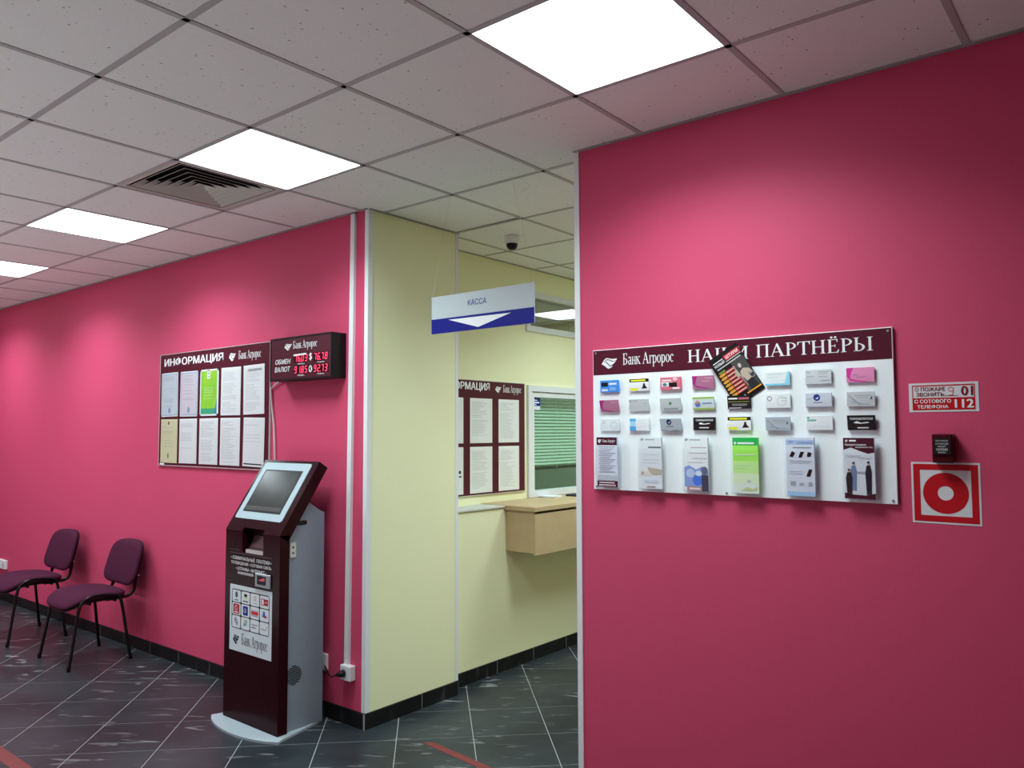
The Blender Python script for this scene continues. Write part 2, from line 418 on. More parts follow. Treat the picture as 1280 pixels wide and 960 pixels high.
class Print(MB):
    """flat marks in the xz plane at depth y (facing -y)"""
    def __init__(s, y=0.0): super().__init__(); s.y = y
    def polys(s, ps):
        for ip, p in enumerate(ps):
            yy = s.y - 1.2e-5 * (ip % 16)
            area = sum(p[i][0] * p[(i + 1) % len(p)][1] - p[(i + 1) % len(p)][0] * p[i][1] for i in range(len(p)))
            if area < 0: p = p[::-1]
            s.add([(u, yy, v) for u, v in p], [tuple(range(len(p)))])
        return s
    def rect(s, x0, z0, x1, z1): return s.polys(g_rect(x0, z0, x1, z1))
    def ell(s, cx, cz, rx, rz, n=20): return s.polys([[(cx + rx * math.cos(2 * PI * i / n), cz + rz * math.sin(2 * PI * i / n)) for i in range(n)]])
    def ring(s, cx, cz, r, t, a0=0, a1=360, n=28, rz=None): return s.polys(g_arc(cx, cz, r, rz or r, t, t, a0, a1, n))
    def serif(s, text, x0, z0, x1, z1):
        """z0..z1 is baseline to cap height"""
        ps = serif(text); xs = [u for p in ps for u, v in p]
        a, b = min(xs), max(xs)
        return s.polys([[(x0 + (u - a) / (b - a) * (x1 - x0), z0 + v * (z1 - z0)) for u, v in p] for p in ps])
    def sans(s, text, x0, z0, x1, z1, bold=0.0, shear=0.0):
        vs, fs = sans(text, bold, shear); q = fit(vs, x0, z0, x1, z1)
        nb = len(vs) // 6 if bold else len(vs)
        s.add([(u, s.y - 4e-5 * (i // nb), v) for i, (u, v) in enumerate(q)], fs)
        # make every face look towards -y
        for i in range(len(s.f) - len(fs), len(s.f)):
            f = s.f[i]; a = 0
            for k in range(len(f)):
                p, q2 = s.v[f[k]], s.v[f[(k + 1) % len(f)]]; a += p[0] * q2[2] - q2[0] * p[2]
            if a < 0: s.f[i] = f[::-1]
        return s
    def logo(s, x0, z0, w, h):
        up = [(.08, .62), (.15, .80), (.25, .95), (.37, 1.0), (.50, .95), (.65, .89), (.80, .89), (1, .9), (.93, .74), (.83, .695), (.75, .70), (.65, .73), (.55, .81), (.45, .86), (.32, .87), (.25, .81), (.20, .73), (.17, .64)]
        mi = [(.2, .66), (.28, .78), (.45, .79), (.55, .73), (.65, .64), (.75, .64), (.86, .67), (.92, .71), (.85, .55), (.72, .38), (.62, .30), (.55, .27), (.5, .35), (.43, .47), (.36, .6), (.28, .66)]
        lo = [(0, .45), (.08, .63), (.18, .64), (.28, .60), (.34, .52), (.42, .37), (.48, .26), (.54, .20), (.62, .22), (.73, .25), (.65, .13), (.55, .04), (.43, 0), (.36, .06), (.25, .2), (.12, .36)]
        for src in (up, mi, lo): s.polys([[(x0 + u * w, z0 + v * h) for u, v in src]])
        return s
def segs(d, x, z, w, h, t, sh):
    on = {'0': 'abcdef', '1': 'bc', '2': 'abged', '3': 'abgcd', '4': 'fgbc', '5': 'afgcd', '6': 'afgedc', '7': 'abc', '8': 'abcdefg', '9': 'abcdfg'}[d]
    R = {'a': (t * .6, h - t, w - t * .6, h), 'd': (t * .6, 0, w - t * .6, t), 'g': (t * .6, h / 2 - t / 2, w - t * .6, h / 2 + t / 2),
         'f': (0, h / 2 + t * .2, t, h - t * .5), 'b': (w - t, h / 2 + t * .2, w, h - t * .5), 'e': (0, t * .5, t, h / 2 - t * .2), 'c': (w - t, t * .5, w, h / 2 - t * .2)}
    out = []
    for k in on:
        x0, z0, x1, z1 = R[k]
        out.append([(x + u + sh * v, z + v) for u, v in ((x0, z0), (x1, z0), (x1, z1), (x0, z1))])
    return out
def clip(poly, x0, x1, y0, y1):
    def cut(p, inside, inter):
        o = []
        for i in range(len(p)):
            a, b = p[i], p[(i + 1) % len(p)]
            if inside(a):
                o.append(a)
                if not inside(b): o.append(inter(a, b))
            elif inside(b): o.append(inter(a, b))
        return o
    for ax, val, sg in ((0, x0, 1), (0, x1, -1), (1, y0, 1), (1, y1, -1)):
        if not poly: return poly
        ins = lambda q: (q[ax] - val) * sg >= -1e-9
        def it(a, b):
            t = (val - a[ax]) / (b[ax] - a[ax]); return (a[0] + (b[0] - a[0]) * t, a[1] + (b[1] - a[1]) * t)
        poly = cut(poly, ins, it)
    out = []
    for q in poly:
        if not out or (abs(q[0] - out[-1][0]) + abs(q[1] - out[-1][1]) > 1e-6): out.append(q)
    if len(out) > 1 and abs(out[0][0] - out[-1][0]) + abs(out[0][1] - out[-1][1]) < 1e-6: out.pop()
    a = abs(sum(out[i][0] * out[(i + 1) % len(out)][1] - out[(i + 1) % len(out)][0] * out[i][1] for i in range(len(out)))) / 2 if len(out) > 2 else 0
    return out if a > 2e-4 else []
def seen(x, y, z, m=.12):
    d = Vector((x, y, z - CAMZ)); q = d.dot(fwd)
    if q < .2: return False
    return abs(d.dot(rg2) / q) < .65 + m and abs(d.dot(up2) / q) < .4875 + m

# ================================================================== SETTING
FLR = [(XMIN, XMAX, YMIN, YW), (XC, CXMAX, YW, YC), (XL, CXMAX, YC, CYMAX)]
CLR = [(XMIN, XMAX, YMIN, YW), (XC, CXMAX, YW, YC), (XU, CXMAX, YC, CYMAX)]
fl = MB()
for a in FLR: fl.box(a[0], a[1], a[2], a[3], -.06, -.0009)
floor = struct('floor', fl, GROUT)
T = .4; gap = .0042; rest = MB(); r2 = math.sqrt(.5)
BOUNCEY = .9; restp = MB(); BOUNCEM = flat((.78, .78, .77), .4, name='pale_bounce_floor', var=.06)  # added pale floor behind the camera, bounces neutral light onto the ceiling
for i in range(-30, 20):
    for j in range(-24, 50):
        s0 = -.174 + T * i; t0 = 4.243 + T * j - 4.0
        sc, tc_ = s0 + T / 2, t0 + T / 2
        cx, cy = (sc - tc_) * r2, (sc + tc_) * r2
        if not (XMIN - .4 < cx < XMAX + .4 and YMIN - .4 < cy < CYMAX + .4): continue
        hs = T / 2 - gap / 2
        P4 = [((a - b) * r2 + cx, (a + b) * r2 + cy) for a, b in ((-hs, -hs), (hs, -hs), (hs, hs), (-hs, hs))]
        pcs = [clip(P4, *q) for q in FLR]; pcs = [p for p in pcs if p]
        if not pcs: continue
        vis = seen(cx, cy, 0, .06) and not (cx > XR + .35 and cy > YW) and not (cx < XC - .2 and cy > YW + .25)
        if vis:
            mb = MB()
            for p in pcs: mb.prism([(a - cx, b - cy) for a, b in p], 'z', -.006, 0)
            o = obj('tile', mb, SLATE, floor, (cx, cy, 0))
        elif cy < BOUNCEY and cx < -.6:
            for p in pcs: restp.prism(p, 'z', -.006, 0)
        else:
            for p in pcs: rest.prism(p, 'z', -.006, 0)
o = obj('tile_field', rest, SLATE, floor); o['kind'] = 'stuff'
o = obj('added_bounce_tile_field', restp, BOUNCEM, floor); o['kind'] = 'stuff'

# ceiling slab, hung tiles and grid bars
cl = MB()
for a in CLR: cl.box(a[0], a[1], a[2], a[3], H + .30, H + .40)
ceiling = struct('ceiling', cl, OFFW)
LIGHTS = [(1, 0), (-2, 0), (-5, 0), (-8, 0), (-11, 0), (-5, -4), (-8, -4), (-11, -4), (-2, -8), (-5, -8), (-8, -8)]  # rows behind the camera are unseen panels, added as fill for the ceiling
LIGHTS_C = [(-1, 5), (0, 3), (-1, 8)]
LIGHTS_T = [(-5, 5)]  # unseen panel added to brighten the blinds and the upper glass
SKIP = set(LIGHTS + LIGHTS_C + [(-3, 0)])
rest = MB(); fullmesh = mesh(MB().box(-.2955, .2955, -.2955, .2955, 0, .012), TILEC, 'tile')
for i in range(-16, 9):
    for j in range(-12, 11):
        if (i, j) in SKIP: continue
        cx, cy = GX + .6 * (i + .5), GY + .6 * (j + .5)
        P4 = [(cx - .2955, cy - .2955), (cx + .2955, cy - .2955), (cx + .2955, cy + .2955), (cx - .2955, cy + .2955)]
        pcs = [clip(P4, *q) for q in CLR]; pcs = [p for p in pcs if p]
        if not pcs: continue
        vis = seen(cx, cy, H, .1) and not (cx > XR + .5 and cy > YW) and not (cx < XC and cy > YW + .25 and cy < YC)
        whole = len(pcs) == 1 and len(pcs[0]) == 4 and abs(pcs[0][0][0] - pcs[0][2][0]) > .59 and abs(pcs[0][0][1] - pcs[0][2][1]) > .59
        if vis:
            if whole: o = obj('ceiling_tile', fullmesh, None, ceiling, (cx, cy, H + .003))
            else:
                mb = MB()
                for p in pcs: mb.prism([(a - cx, b - cy) for a, b in p], 'z', 0, .012)
                o = obj('ceiling_tile', mb, TILEC, ceiling, (cx, cy, H + .003))
            if (i, j) in ((-2, 2),): o.rotation_euler = (0, math.radians(-.7), 0); o.location.z += .004
        else:
            for p in pcs: rest.prism(p, 'z', H + .003, H + .015)
o = obj('ceiling_tile_field', rest, TILEC, ceiling); o['kind'] = 'stuff'
def bar(x0, x1, y0, y1): obj('grid_bar', MB().box(x0, x1, y0, y1, H, H + .0028), GRID, ceiling)
bw = .011
for j in range(-10, 3):
    y = GY + .6 * j
    if YMIN < y < YW: bar(XMIN, XMAX, y - bw, y + bw)
    if YW < y < YC: bar(XC, CXMAX, y - bw, y + bw)
for j in range(3, 10):
    y = GY + .6 * j
    bar(XU if y > YC else XC, CXMAX, y - bw, y + bw)
for i in range(-14, 8):
    x = GX + .6 * i
    if x < XU + .02: bar(x - bw, x + bw, YMIN, YW)
    elif x < XC: bar(x - bw, x + bw, YMIN, YW)
    elif x < XR: bar(x - bw, x + bw, YMIN, CYMAX)
    else:
        bar(x - bw, x + bw, YMIN, YW)
        if x < CXMAX: bar(x - bw, x + bw, YW + .12, CYMAX)
x = GX - 1.2 - .0
bar(x - bw, x + bw, YC, CYMAX)
WANG = flat((.36, .34, .34), .6)
def wall_angle(x0, x1, y0, y1): obj('wall_angle', MB().box(x0, x1, y0, y1, H - .002, H + .0028), WANG, ceiling)
wall_angle(XMIN, XC, YW - .02, YW); wall_angle(XR, XMAX, YW - .02, YW); wall_angle(XC, XC + .018, YW, YC); wall_angle(XU, XU + .018, YC, CYMAX)

# walls
struct('wall_left', MB().box(XMIN, XC - .006, YW, YW + .10, 0, H + .3), PINK)
struct('wall_right', MB().box(XR + .004, XMAX, YW, YW + .12, 0, H + .3), PINK)
struct('wall_column', MB().box(XC - .02, XC, YW + .004, YC, 0, H + .3).box(XU, XC, YC - .02, YC - .0005, 0, H + .3), YEL)
# corridor wall: upper plane with two window openings, lower plane standing proud
W1 = (4.69, 6.25, 1.102, 1.950); W2 = (4.68, 6.25, 2.362, 2.672)
up = MB(); xa, xb = XU - .14, XU
up.box(xa, xb, YC - .3, W1[0], 1.0, H + .3); up.box(xa, xb, W1[1], CYMAX, 1.0, H + .3)
up.box(xa, xb, W1[0], W1[1], 1.0, W1[2]); up.box(xa, xb, W1[0], W1[1], W1[3], W2[2]); up.box(xa, xb, W1[0], W1[1], W2[3], H + .3)
struct('wall_corridor_upper', up, YEL)
struct('wall_corridor_lower', MB().box(XL - .3, XL, YC, 4.15, 0, 1.087).box(XL - .3, XL, 4.15, CYMAX, 0, 1.064), YEL)
struct('wall_corridor_end', MB().box(XU, CXMAX, CYMAX, CYMAX + .1, 0, H + .3), YEL)
struct('wall_corridor_right', MB().box(CXMAX, CXMAX + .1, YW + .12, CYMAX + .1, 0, H + .3), YEL)
struct('wall_back', MB().box(XMIN, XMAX, YMIN - .1, YMIN, 0, H + .3), PINK)
struct('wall_side_west', MB().box(XMIN - .1, XMIN, YMIN, YW + .1, 0, H + .3), PINK)
struct('wall_side_east', MB().box(XMAX, XMAX + .1, YMIN, YW + .1, 0, H + .3), PINK)
# teller room behind the window
TEL = wall_mat('teller_room_paint', (.42, .47, .40))
tr = MB(); tr.box(-6.0, -5.9, YC, CYMAX, 0, H + .3); tr.box(-5.9, xa, YC - .1, YC, 0, H + .3); tr.box(-5.9, xa, CYMAX, CYMAX + .1, 0, H + .3)
tr.box(-5.9, xa, YC, CYMAX, H + .08, H + .18); tr.box(-5.9, xa, YC, CYMAX, -.05, 0)
struct('wall_teller_room', tr, TEL)

# trims
struct('trim_1', MB().box(XC - .026, XC + .004, YW - .004, YW, .085, H).box(XC, XC + .004, YW, YW + .03, .085, H), WHITE)
struct('trim_2', MB().box(XC - .004, XC + .004, YC - .02, YC, .085, H).box(XC - .03, XC + .004, YC, YC + .004, .085, H), WHITE)
struct('trim_3', MB().box(XR - .004, XR + .022, YW - .005, YW, 0, H).box(XR - .004, XR + .004, YW, YW + .03, 0, H), WHITE)
struct('trim_4', MB().box(XU, XL + .012, YC, 4.149, 1.087, 1.096), flat((.62, .64, .58), .5))
# skirting, one stone per piece
def skirting(name, p0, p1, nrm, cuts, h=.083, t=.012):
    p0 = Vector(p0); p1 = Vector(p1); d = (p1 - p0).normalized(); n = Vector(nrm)
    L = (p1 - p0).length
    ax = MB()
    def blk(a, b, t0, t1, z0, z1):
        c = [p0 + d * a + n * t0, p0 + d * b + n * t0, p0 + d * b + n * t1, p0 + d * a + n * t1]
        m = MB().prism([(q.x, q.y) for q in c], 'z', z0, z1); return m
    root = struct(name, blk(0, L, 0, t * .85, 0, h - .002), GROUT)
    e = [0] + cuts + [L]
    for a, b in zip(e, e[1:]):
        obj('skirting_stone', blk(a + .003, b - .003, 0.0005, t, .001, h), SKIRT, root)
skirting('baseboard_left', (XMIN, YW, 0), (XC - .0, YW, 0), (0, -1, 0), sorted(-3.7 - .404 * k - XMIN for k in range(18)))
skirting('baseboard_column', (XC, YW - .012, 0), (XC, YC, 0), (1, 0, 0), [.43])
skirting('baseboard_corridor', (XL, YC, 0), (XL, CYMAX, 0), (1, 0, 0), [.075 + .395 * k for k in range(9)])
skirting('baseboard_right', (XR + .03, YW, 0), (XMAX, YW, 0), (0, -1, 0), [.4 * k for k in range(1, 11)])

# ------------------------------------------------------------------ windows in the corridor
GREEN_GLASS = glass_mat('green_tinted_glass', (.84, .95, .88), .04, .02)
GREY_GLASS = glass_mat('grey_reflective_glass', (.62, .62, .58), .35, .02)
FRW = flat((.72, .75, .77), .35, name='window_plastic')
def frame_mb(y0, y1, z0, z1, w, x0, x1):
    return MB().box(x0, x1, y0, y0 + w, z0, z1).box(x0, x1, y1 - w, y1, z0, z1).box(x0, x1, y0 + w, y1 - w, z0, z0 + w).box(x0, x1, y0 + w, y1 - w, z1 - w, z1)
win = struct('window_1', frame_mb(W1[0], W1[1], W1[2], W1[3], .046, XU - .06, XU + .018), FRW)
obj('sash', frame_mb(W1[0] + .050, W1[1] - .05, W1[2] + .0, W1[3] - .05, .038, XU - .045, XU + .004), FRW, win)
obj('pane', MB().box(XU - .024, XU - .019, W1[0] + .086, W1[1] - .086, W1[2] + .036, W1[3] - .086), GREEN_GLASS, win)
SLAT = flat((.64, .72, .67), .5)
slm = mesh(MB().prism([(-.0125, -.004), (.0, .002), (.0125, -.001), (.0125, .000), (0, .003), (-.0125, -.003)], 'y', 0, 1.35), SLAT, 'slat')
for k in range(21):
    o = obj('slat', slm, None, win, (XU - .10, W1[0] + .09, 1.856 - .0255 * k)); o.rotation_euler = (0, math.radians(52), 0)
obj('blind_rail', MB().box(XU - .112, XU - .088, W1[0] + .10, W1[0] + 1.42, 1.300, 1.322), BLACK, win)
for yy in (W1[0] + .13, W1[0] + .50, W1[0] + 1.0):
    obj('blind_cord', MB().tube([(XU - .085, yy, 1.86), (XU - .085, yy, 1.31)], .0018, 5), WHITE, win)
win2 = struct('window_2', frame_mb(W2[0], W2[1], W2[2], W2[3], .045, XU - .06, XU + .014), FRW)
obj('pane', MB().box(XU - .02, XU - .015, W2[0] + .04, W2[1] - .04, W2[2] + .04, W2[3] - .04), GREY_GLASS, win2)

# ------------------------------------------------------------------ ceiling fittings
DIFF = emit_mat('opal_diffuser', LAMP_COL, LAMP)
LFR = flat((.75, .76, .78), .4, name='lamp_rim')
def ceiling_light(i, j, label, group=None):
    cx, cy = GX + .6 * (i + .5), GY + .6 * (j + .5)
    t = thing('ceiling_light', label, 'light', (cx, cy, H + .0035), group=group)
    h = .2955; k = .006
    obj('housing', MB().box(-h, h, -h, h, .012, .07), LFR, t)
    obj('rim', MB().box(-h, h, -h, -h + k, 0, .012).box(-h, h, h - k, h, 0, .012).box(-h, -h + k, -h + k, h - k, 0, .012).box(h - k, h, -h + k, h - k, 0, .012), LFR, t)
    obj('diffuser', MB().add([(-h + k, -h + k, .004), (-h + k, h - k, .004), (h - k, h - k, .004), (h - k, -h + k, .004)], [(0, 1, 2, 3)]), DIFF, t)
    ld = bpy.data.lights.new('panel_light', 'AREA'); ld.shape = 'SQUARE'; ld.size = .58; ld.energy = LAMP_W; ld.color = LAMP_COL; ld.spread = math.radians(LAMP_SPREAD)
    lo = bpy.data.objects.new('panel_light', ld); C.objects.link(lo); lo.parent = t; lo.location = (0, 0, .003)
LL = {(1, 0): 'largest glowing square ceiling light panel, above the partner board wall', (-2, 0): 'glowing square ceiling light panel right beside the air vent',
      (-5, 0): 'glowing square ceiling light panel one tile past the air vent, left of it', (-8, 0): 'small far glowing ceiling light panel cut by the left picture edge'}
for (i, j) in LIGHTS: ceiling_light(i, j, LL.get((i, j), 'unseen ceiling light panel added outside the picture for fill'), 'square ceiling light panels')
for (i, j) in LIGHTS_C: ceiling_light(i, j, ['glowing square ceiling light panel deep in the corridor before the teller window', 'glowing square ceiling light panel just behind the partner board wall', 'glowing square ceiling light panel at the far end of the corridor'][LIGHTS_C.index((i, j))], 'square ceiling light panels')
for (i, j) in LIGHTS_T: ceiling_light(i, j, 'unseen ceiling light panel added in the teller room to brighten the window', 'square ceiling light panels')
# air diffuser
cx, cy = GX + .6 * -2.5, GY + .3
vt = thing('air_vent', 'cream square ceiling air vent with nested louvre blades', 'vent', (cx, cy, H + .0032))
CREAM = flat((.58, .55, .50), .5, name='vent_enamel')
h = .2955
obj('frame', MB().box(-h, h, -h, -.265, 0, .01).box(-h, h, .265, h, 0, .01).box(-h, -.265, -.265, .265, 0, .01).box(.265, h, -.265, .265, 0, .01), CREAM, vt)
obj('duct', MB().box(-.29, .29, -.29, .29, .09, .095).box(-.29, -.285, -.29, .29, .01, .09).box(.285, .29, -.29, .29, .01, .09).box(-.29, .29, -.29, -.285, .01, .09).box(-.29, .29, .285, .29, .01, .09), flat((.004, .004, .004), .9), vt)
def skirt(a, za, b, zb, t=.002):
    m = MB(); q = lambda s, z: [(-s, -s, z), (s, -s, z), (s, s, z), (-s, s, z)]
    v = q(a, za) + q(b, zb) + q(a - t, za) + q(b - t, zb); f = []
    for k in range(4):
        l = (k + 1) % 4
        f += [(k, l, 4 + l, 4 + k), (8 + l, 8 + k, 12 + k, 12 + l), (l, k, 8 + k, 8 + l), (4 + k, 4 + l, 12 + l, 12 + k)]
    return m.add(v, f)
SHADE = flat((.006, .006, .006), .95, name='painted_shade_upper_side')  # shade in the gaps, painted black onto the blades' outer faces
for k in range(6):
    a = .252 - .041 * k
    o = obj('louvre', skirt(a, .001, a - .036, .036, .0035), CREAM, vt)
    o.data.materials.append(SHADE)
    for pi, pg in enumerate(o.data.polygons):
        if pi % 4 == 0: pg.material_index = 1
# dome camera
dc = thing('dome_camera', 'small white dome security camera with black lens bubble on corridor ceiling', 'camera', (-3.135, 3.86, H + .003))
obj('base', MB().lathe([(.0001, -.052), (.038, -.052), (.046, -.046), (.048, -.01), (.048, 0), (.0001, 0)], (0, 0, 0)), WHITE, dc)
obj('dome', MB().lathe([(.0001, -.092), (.014, -.0905), (.026, -.084), (.034, -.073), (.037, -.06), (.037, -.05)], (0, 0, 0)), flat((.006, .006, .007), .12), dc)

# ------------------------------------------------------------------ hanging sign
hs = thing('hanging_sign', 'white and blue hanging cashier sign with a white arrow', 'sign', (-2.968, 2.974, 2.117))
SW, SH = .692, .198
obj('panel', MB().bbox(0, SW, -.003, .003, 0, SH, .0008), flat((.50, .56, .58), .4), hs)
obj('blue_band', MB().box(0.001, SW - .001, -.0038, -.003, 0.001, .078), flat(srgb(22, 30, 130), .4), hs)
pm = Print(-.0043); pm.polys([[(.125, .068), (.548, .064), (.333, .012)]]); obj('arrow', pm, LETTER, hs)
pm = Print(-.0040); pm.sans('КАССА', .262, .128, .388, .158); obj('lettering', pm, flat(srgb(40, 50, 140), .5), hs)
NYL = flat((.7, .7, .66), .5)
obj('string', MB().tube([(.004, 0, SH - .004), (.135, 0, H - 2.117)], .0006, 5), NYL, hs)
obj('string', MB().tube([(SW - .004, 0, SH - .004), (SW - .135, 0, H - 2.117)], .0006, 5), NYL, hs)

# ------------------------------------------------------------------ information boards with sheets
def sheet(root_loc, rotz, x, z, wd, ht, mat, label, group, marks=None, tilt=0):
    """a sheet of paper standing in a pocket, in board-local coordinates"""
    c, s_ = math.cos(rotz), math.sin(rotz)
    wx = root_loc[0] + x * c + .0125 * s_; wy = root_loc[1] + x * s_ - .0125 * c
    o = obj('document_sheet', MB().box(0, wd, -.0006, 0, 0, ht), mat, None, (wx, wy, root_loc[2] + z))
    o.rotation_euler = (0, tilt, rotz)
    tag(o, label, 'document', group)
    for mt, pr in (marks or []): obj('print', pr, mt, o)
    return o
def info_board(loc, rotz, wd, ht, cells, title, logo, bank, label):
    t = thing('information_board', label, 'board', loc, rotz)
    obj('panel', MB().bbox(0, wd, -.010, 0, 0, ht, .001), BURG, t)
    e = .004
    obj('edge_strip', MB().box(-e, wd + e, -.012, 0, ht, ht + e).box(-e, wd + e, -.012, 0, -e, 0).box(-e, 0, -.012, 0, 0, ht).box(wd, wd + e, -.012, 0, 0, ht), flat((.55, .5, .5), .4), t)
    pm = Print(-.0108); pm.sans('ИНФОРМАЦИЯ', *title, bold=.032); obj('title_lettering', pm, LETTER, t)
    pm = Print(-.0108); pm.logo(*logo); obj('logo', pm, LETTER, t)
    pm = Print(-.0108); pm.serif('Банк Агророс', *bank); obj('bank_lettering', pm, LETTER, t)
    for (x, z, w_, h_) in cells:
        obj('pocket', MB().box(x - .004, x + w_ + .004, -.0145, -.0138, z - .003, z + h_ - .012).box(x - .004, x + w_ + .004, -.0138, -.0105, z - .004, z - .0015), CLEAR, t)
    return t
PAPER = (.76, .79, .79)
L0 = (-5.657, YW - .0015, 1.366)
colx = [.031, .296, .564, .828, 1.099]
cells = [(x, .347, .235, .317) for x in colx] + [(x, .018, .235, .312) for x in colx]
info_board(L0, 0, 1.384, .799, cells, (.056, .703, .846, .772), (.914, .703, .082, .055), (1.03, .712, 1.286, .766), 'large burgundy information board with ten sheets on the left pink wall')
names = ['pale blue-edged certificate sheet, first in top row of the left information board', 'pale pink certificate sheet, second in top row of the left information board',
         'bright green certificate, the only green sheet on the left information board', 'white text sheet, fourth in top row of the left information board',
         'white text sheet, fifth in top row of the left information board', 'pale yellow licence sheet, first in bottom row of the left information board',
         'white text sheet, second in bottom row of the left information board', 'white text sheet, third in bottom row of the left information board',
         'white text sheet, fourth in bottom row of the left information board', 'white mostly blank sheet, fifth in bottom row of the left information board']
for k, (x, z, w_, h_) in enumerate(cells):
    marks = []
    if k == 0:
        mat = doc_mat((.50, .62, .68), seed=1, left=.035, right=.19, dens=.2, tint2=(.62, .66, .70), bot=.07)
    elif k == 1: mat = doc_mat((.66, .56, .62), seed=2, left=.035, right=.19, dens=.25, tint2=(.60, .62, .70), bot=.07)
    elif k == 2: mat = doc_mat((.10, .50, .03), seed=3, left=.05, right=.17, dens=.1, tint2=(.45, .75, .05), ink=(.8, .9, .6), bot=.09, top=.2)
    elif k == 5: mat = doc_mat((.62, .62, .36), seed=6, left=.03, right=.19, dens=.12, tint2=(.68, .68, .46), bot=.1)
    elif k == 9: mat = doc_mat(PAPER, seed=9, dens=-.1, bot=.15)
    elif k == 6: mat = doc_mat(PAPER, seed=7, dens=.3, bot=.10)
    else: mat = doc_mat(PAPER, seed=k + 20, dens=.6)
    if k in (0, 1):
        b_ = Print(-.0009); e = .008
        b_.rect(e, e, w_ - e, e + .006); b_.rect(e, h_ - e - .006, w_ - e, h_ - e); b_.rect(e, e, e + .006, h_ - e); b_.rect(w_ - e - .006, e, w_ - e, h_ - e)
        marks.append((flat((.35, .5, .66), .5), b_))
        b_ = Print(-.0010); b_.ell(w_ / 2, .045, .016, .022); marks.append((flat((.25, .33, .55), .5), b_))
        b_ = Print(-.0010); b_.rect(.0, 0, w_, .006); b_.rect(0, h_ - .006, w_, h_); b_.rect(0, 0, .006, h_); b_.rect(w_ - .006, 0, w_, h_); marks.append((flat((.78, .80, .82), .5), b_))
    if k == 2:
        b_ = Print(-.0009); b_.rect(.09, h_ - .065, .125, h_ - .005); b_.rect(0, 0, w_, .012); b_.rect(0, 0, .012, h_); b_.rect(w_ - .02, 0, w_, h_); b_.rect(0, h_ - .012, w_, h_); marks.append((flat((.78, .82, .82), .5), b_))
        b_ = Print(-.00085); b_.rect(.012, .012, w_ - .02, .05); marks.append((flat((.04, .40, .22), .5), b_))
        b_ = Print(-.0010); b_.polys([[(w_ - .02, .012), (w_ - .02, .12), (w_ - .055, .012)]]); marks.append((flat((.05, .25, .45), .5), b_))
        b_ = Print(-.0011); b_.rect(.1, h_ - .035, .115, h_ - .022); b_.rect(.1, h_ - .055, .115, h_ - .045); marks.append((flat((.12, .45, .12), .5), b_))
    if k == 5:
        b_ = Print(-.0009); b_.ell(.11, .285, .012, .014); marks.append((flat((.20, .20, .10), .5), b_))
        b_ = Print(-.0009); b_.ell(.11, .05, .010, .02); marks.append((flat((.20, .20, .10), .5), b_))
    if k == 9:
        b_ = Print(-.0009); b_.rect(.012, .012, w_ - .02, .020); marks.append((flat((.03, .03, .04), .5), b_))
    if k == 4:
        b_ = Print(-.0009); b_.rect(.05, h_ - .04, w_ - .03, h_ - .025); marks.append((flat((.35, .37, .38), .5), b_))
    sheet(L0, 0, x, z, w_, h_, mat, names[k], 'sheets on the left information board', marks, math.radians((-.6, .4, 0, .5, -.8, .3, -.2, 0, .3, 1.2)[k]))
lb = Print(-.0112); lb.rect(.02, .003, .085, .014)
obj('maker_label', lb, LETTER, [o for o in bpy.data.objects if o.name.startswith('information_board')][0])
# corridor board
R0 = (XU + .0015, 3.66, 2.759 - 1.6 + .003)
colx = [.073, .376, .681]
cells2 = [(x, .358, .235, .312) for x in colx] + [(x, .012, .235, .320) for x in colx]
info_board(R0, PI / 2, .985, .793, cells2, (.06, .718, .586, .784), (.647, .717, .067, .045), (.737, .722, .947, .775), 'burgundy information board with white sheets on the yellow corridor wall')
n2 = ['white sheet half hidden by the column, top row of the corridor information board', 'white text sheet, middle of the top row on the corridor information board', 'white text sheet below the bank name, top row of the corridor information board',
      'sheet with black code block half hidden by the column, bottom row of the corridor board', 'dense white text sheet, middle of the bottom row on the corridor information board', 'white text sheet at the lower right of the corridor information board']
for k, (x, z, w_, h_) in enumerate(cells2):
    marks = []
    if k == 3:
        b_ = Print(-.0009); b_.ell(.2, .15, .012, .012); b_.rect(.19, .115, .215, .125); marks.append((flat((.03, .03, .03), .5), b_))
    sheet(R0, PI / 2, x, z, w_, h_, doc_mat((.84, .86, .84), seed=k + 40, dens=.62, bot=.03 if k != 1 else .05), n2[k], 'sheets on the corridor information board', marks)

# ------------------------------------------------------------------ currency rate display
rd = thing('rate_display', 'black wall display box with red glowing currency rates', 'display', (-4.135, YW, 1.905))
DW, DH, DD = .59, .256, .10
obj('case', MB().bbox(0, DW, -DD, 0, 0, DH, .003), BLACK, rd)
fb = .010
obj('bezel', MB().box(0, DW, -DD - .004, -DD, 0, fb).box(0, DW, -DD - .004, -DD, DH - fb, DH).box(0, fb, -DD - .004, -DD, fb, DH - fb).box(DW - fb, DW, -DD - .004, -DD, fb, DH - fb), BLACK, rd)
obj('face', MB().box(fb, DW - fb, -DD - .002, -DD, fb, DH - fb), flat((.085, .018, .030), .25), rd)
yf = -DD - .0026
pm = Print(yf); pm.logo(.142, .178, .075, .040); obj('logo', pm, LETTER, rd)
pm = Print(yf); pm.serif('Банк Агророс', .229, .184, .456, .228); obj('bank_lettering', pm, LETTER, rd)
for tx, bx, bo, sh in (('ОБМЕН', (.053, .099, .205, .128), .02, .2), ('ВАЛЮТ', (.048, .052, .203, .083), .02, .2), ('ПОКУПКА', (.275, .088, .340, .096), .02, 0), ('ПРОДАЖА', (.46, .088, .524, .096), .02, 0), ('ПОКУПКА', (.275, .021, .340, .029), .02, 0), ('ПРОДАЖА', (.46, .021, .524, .029), .02, 0)):
    pm = Print(yf); pm.sans(tx, *bx, bo, sh); obj('word', pm, LETTER, rd)
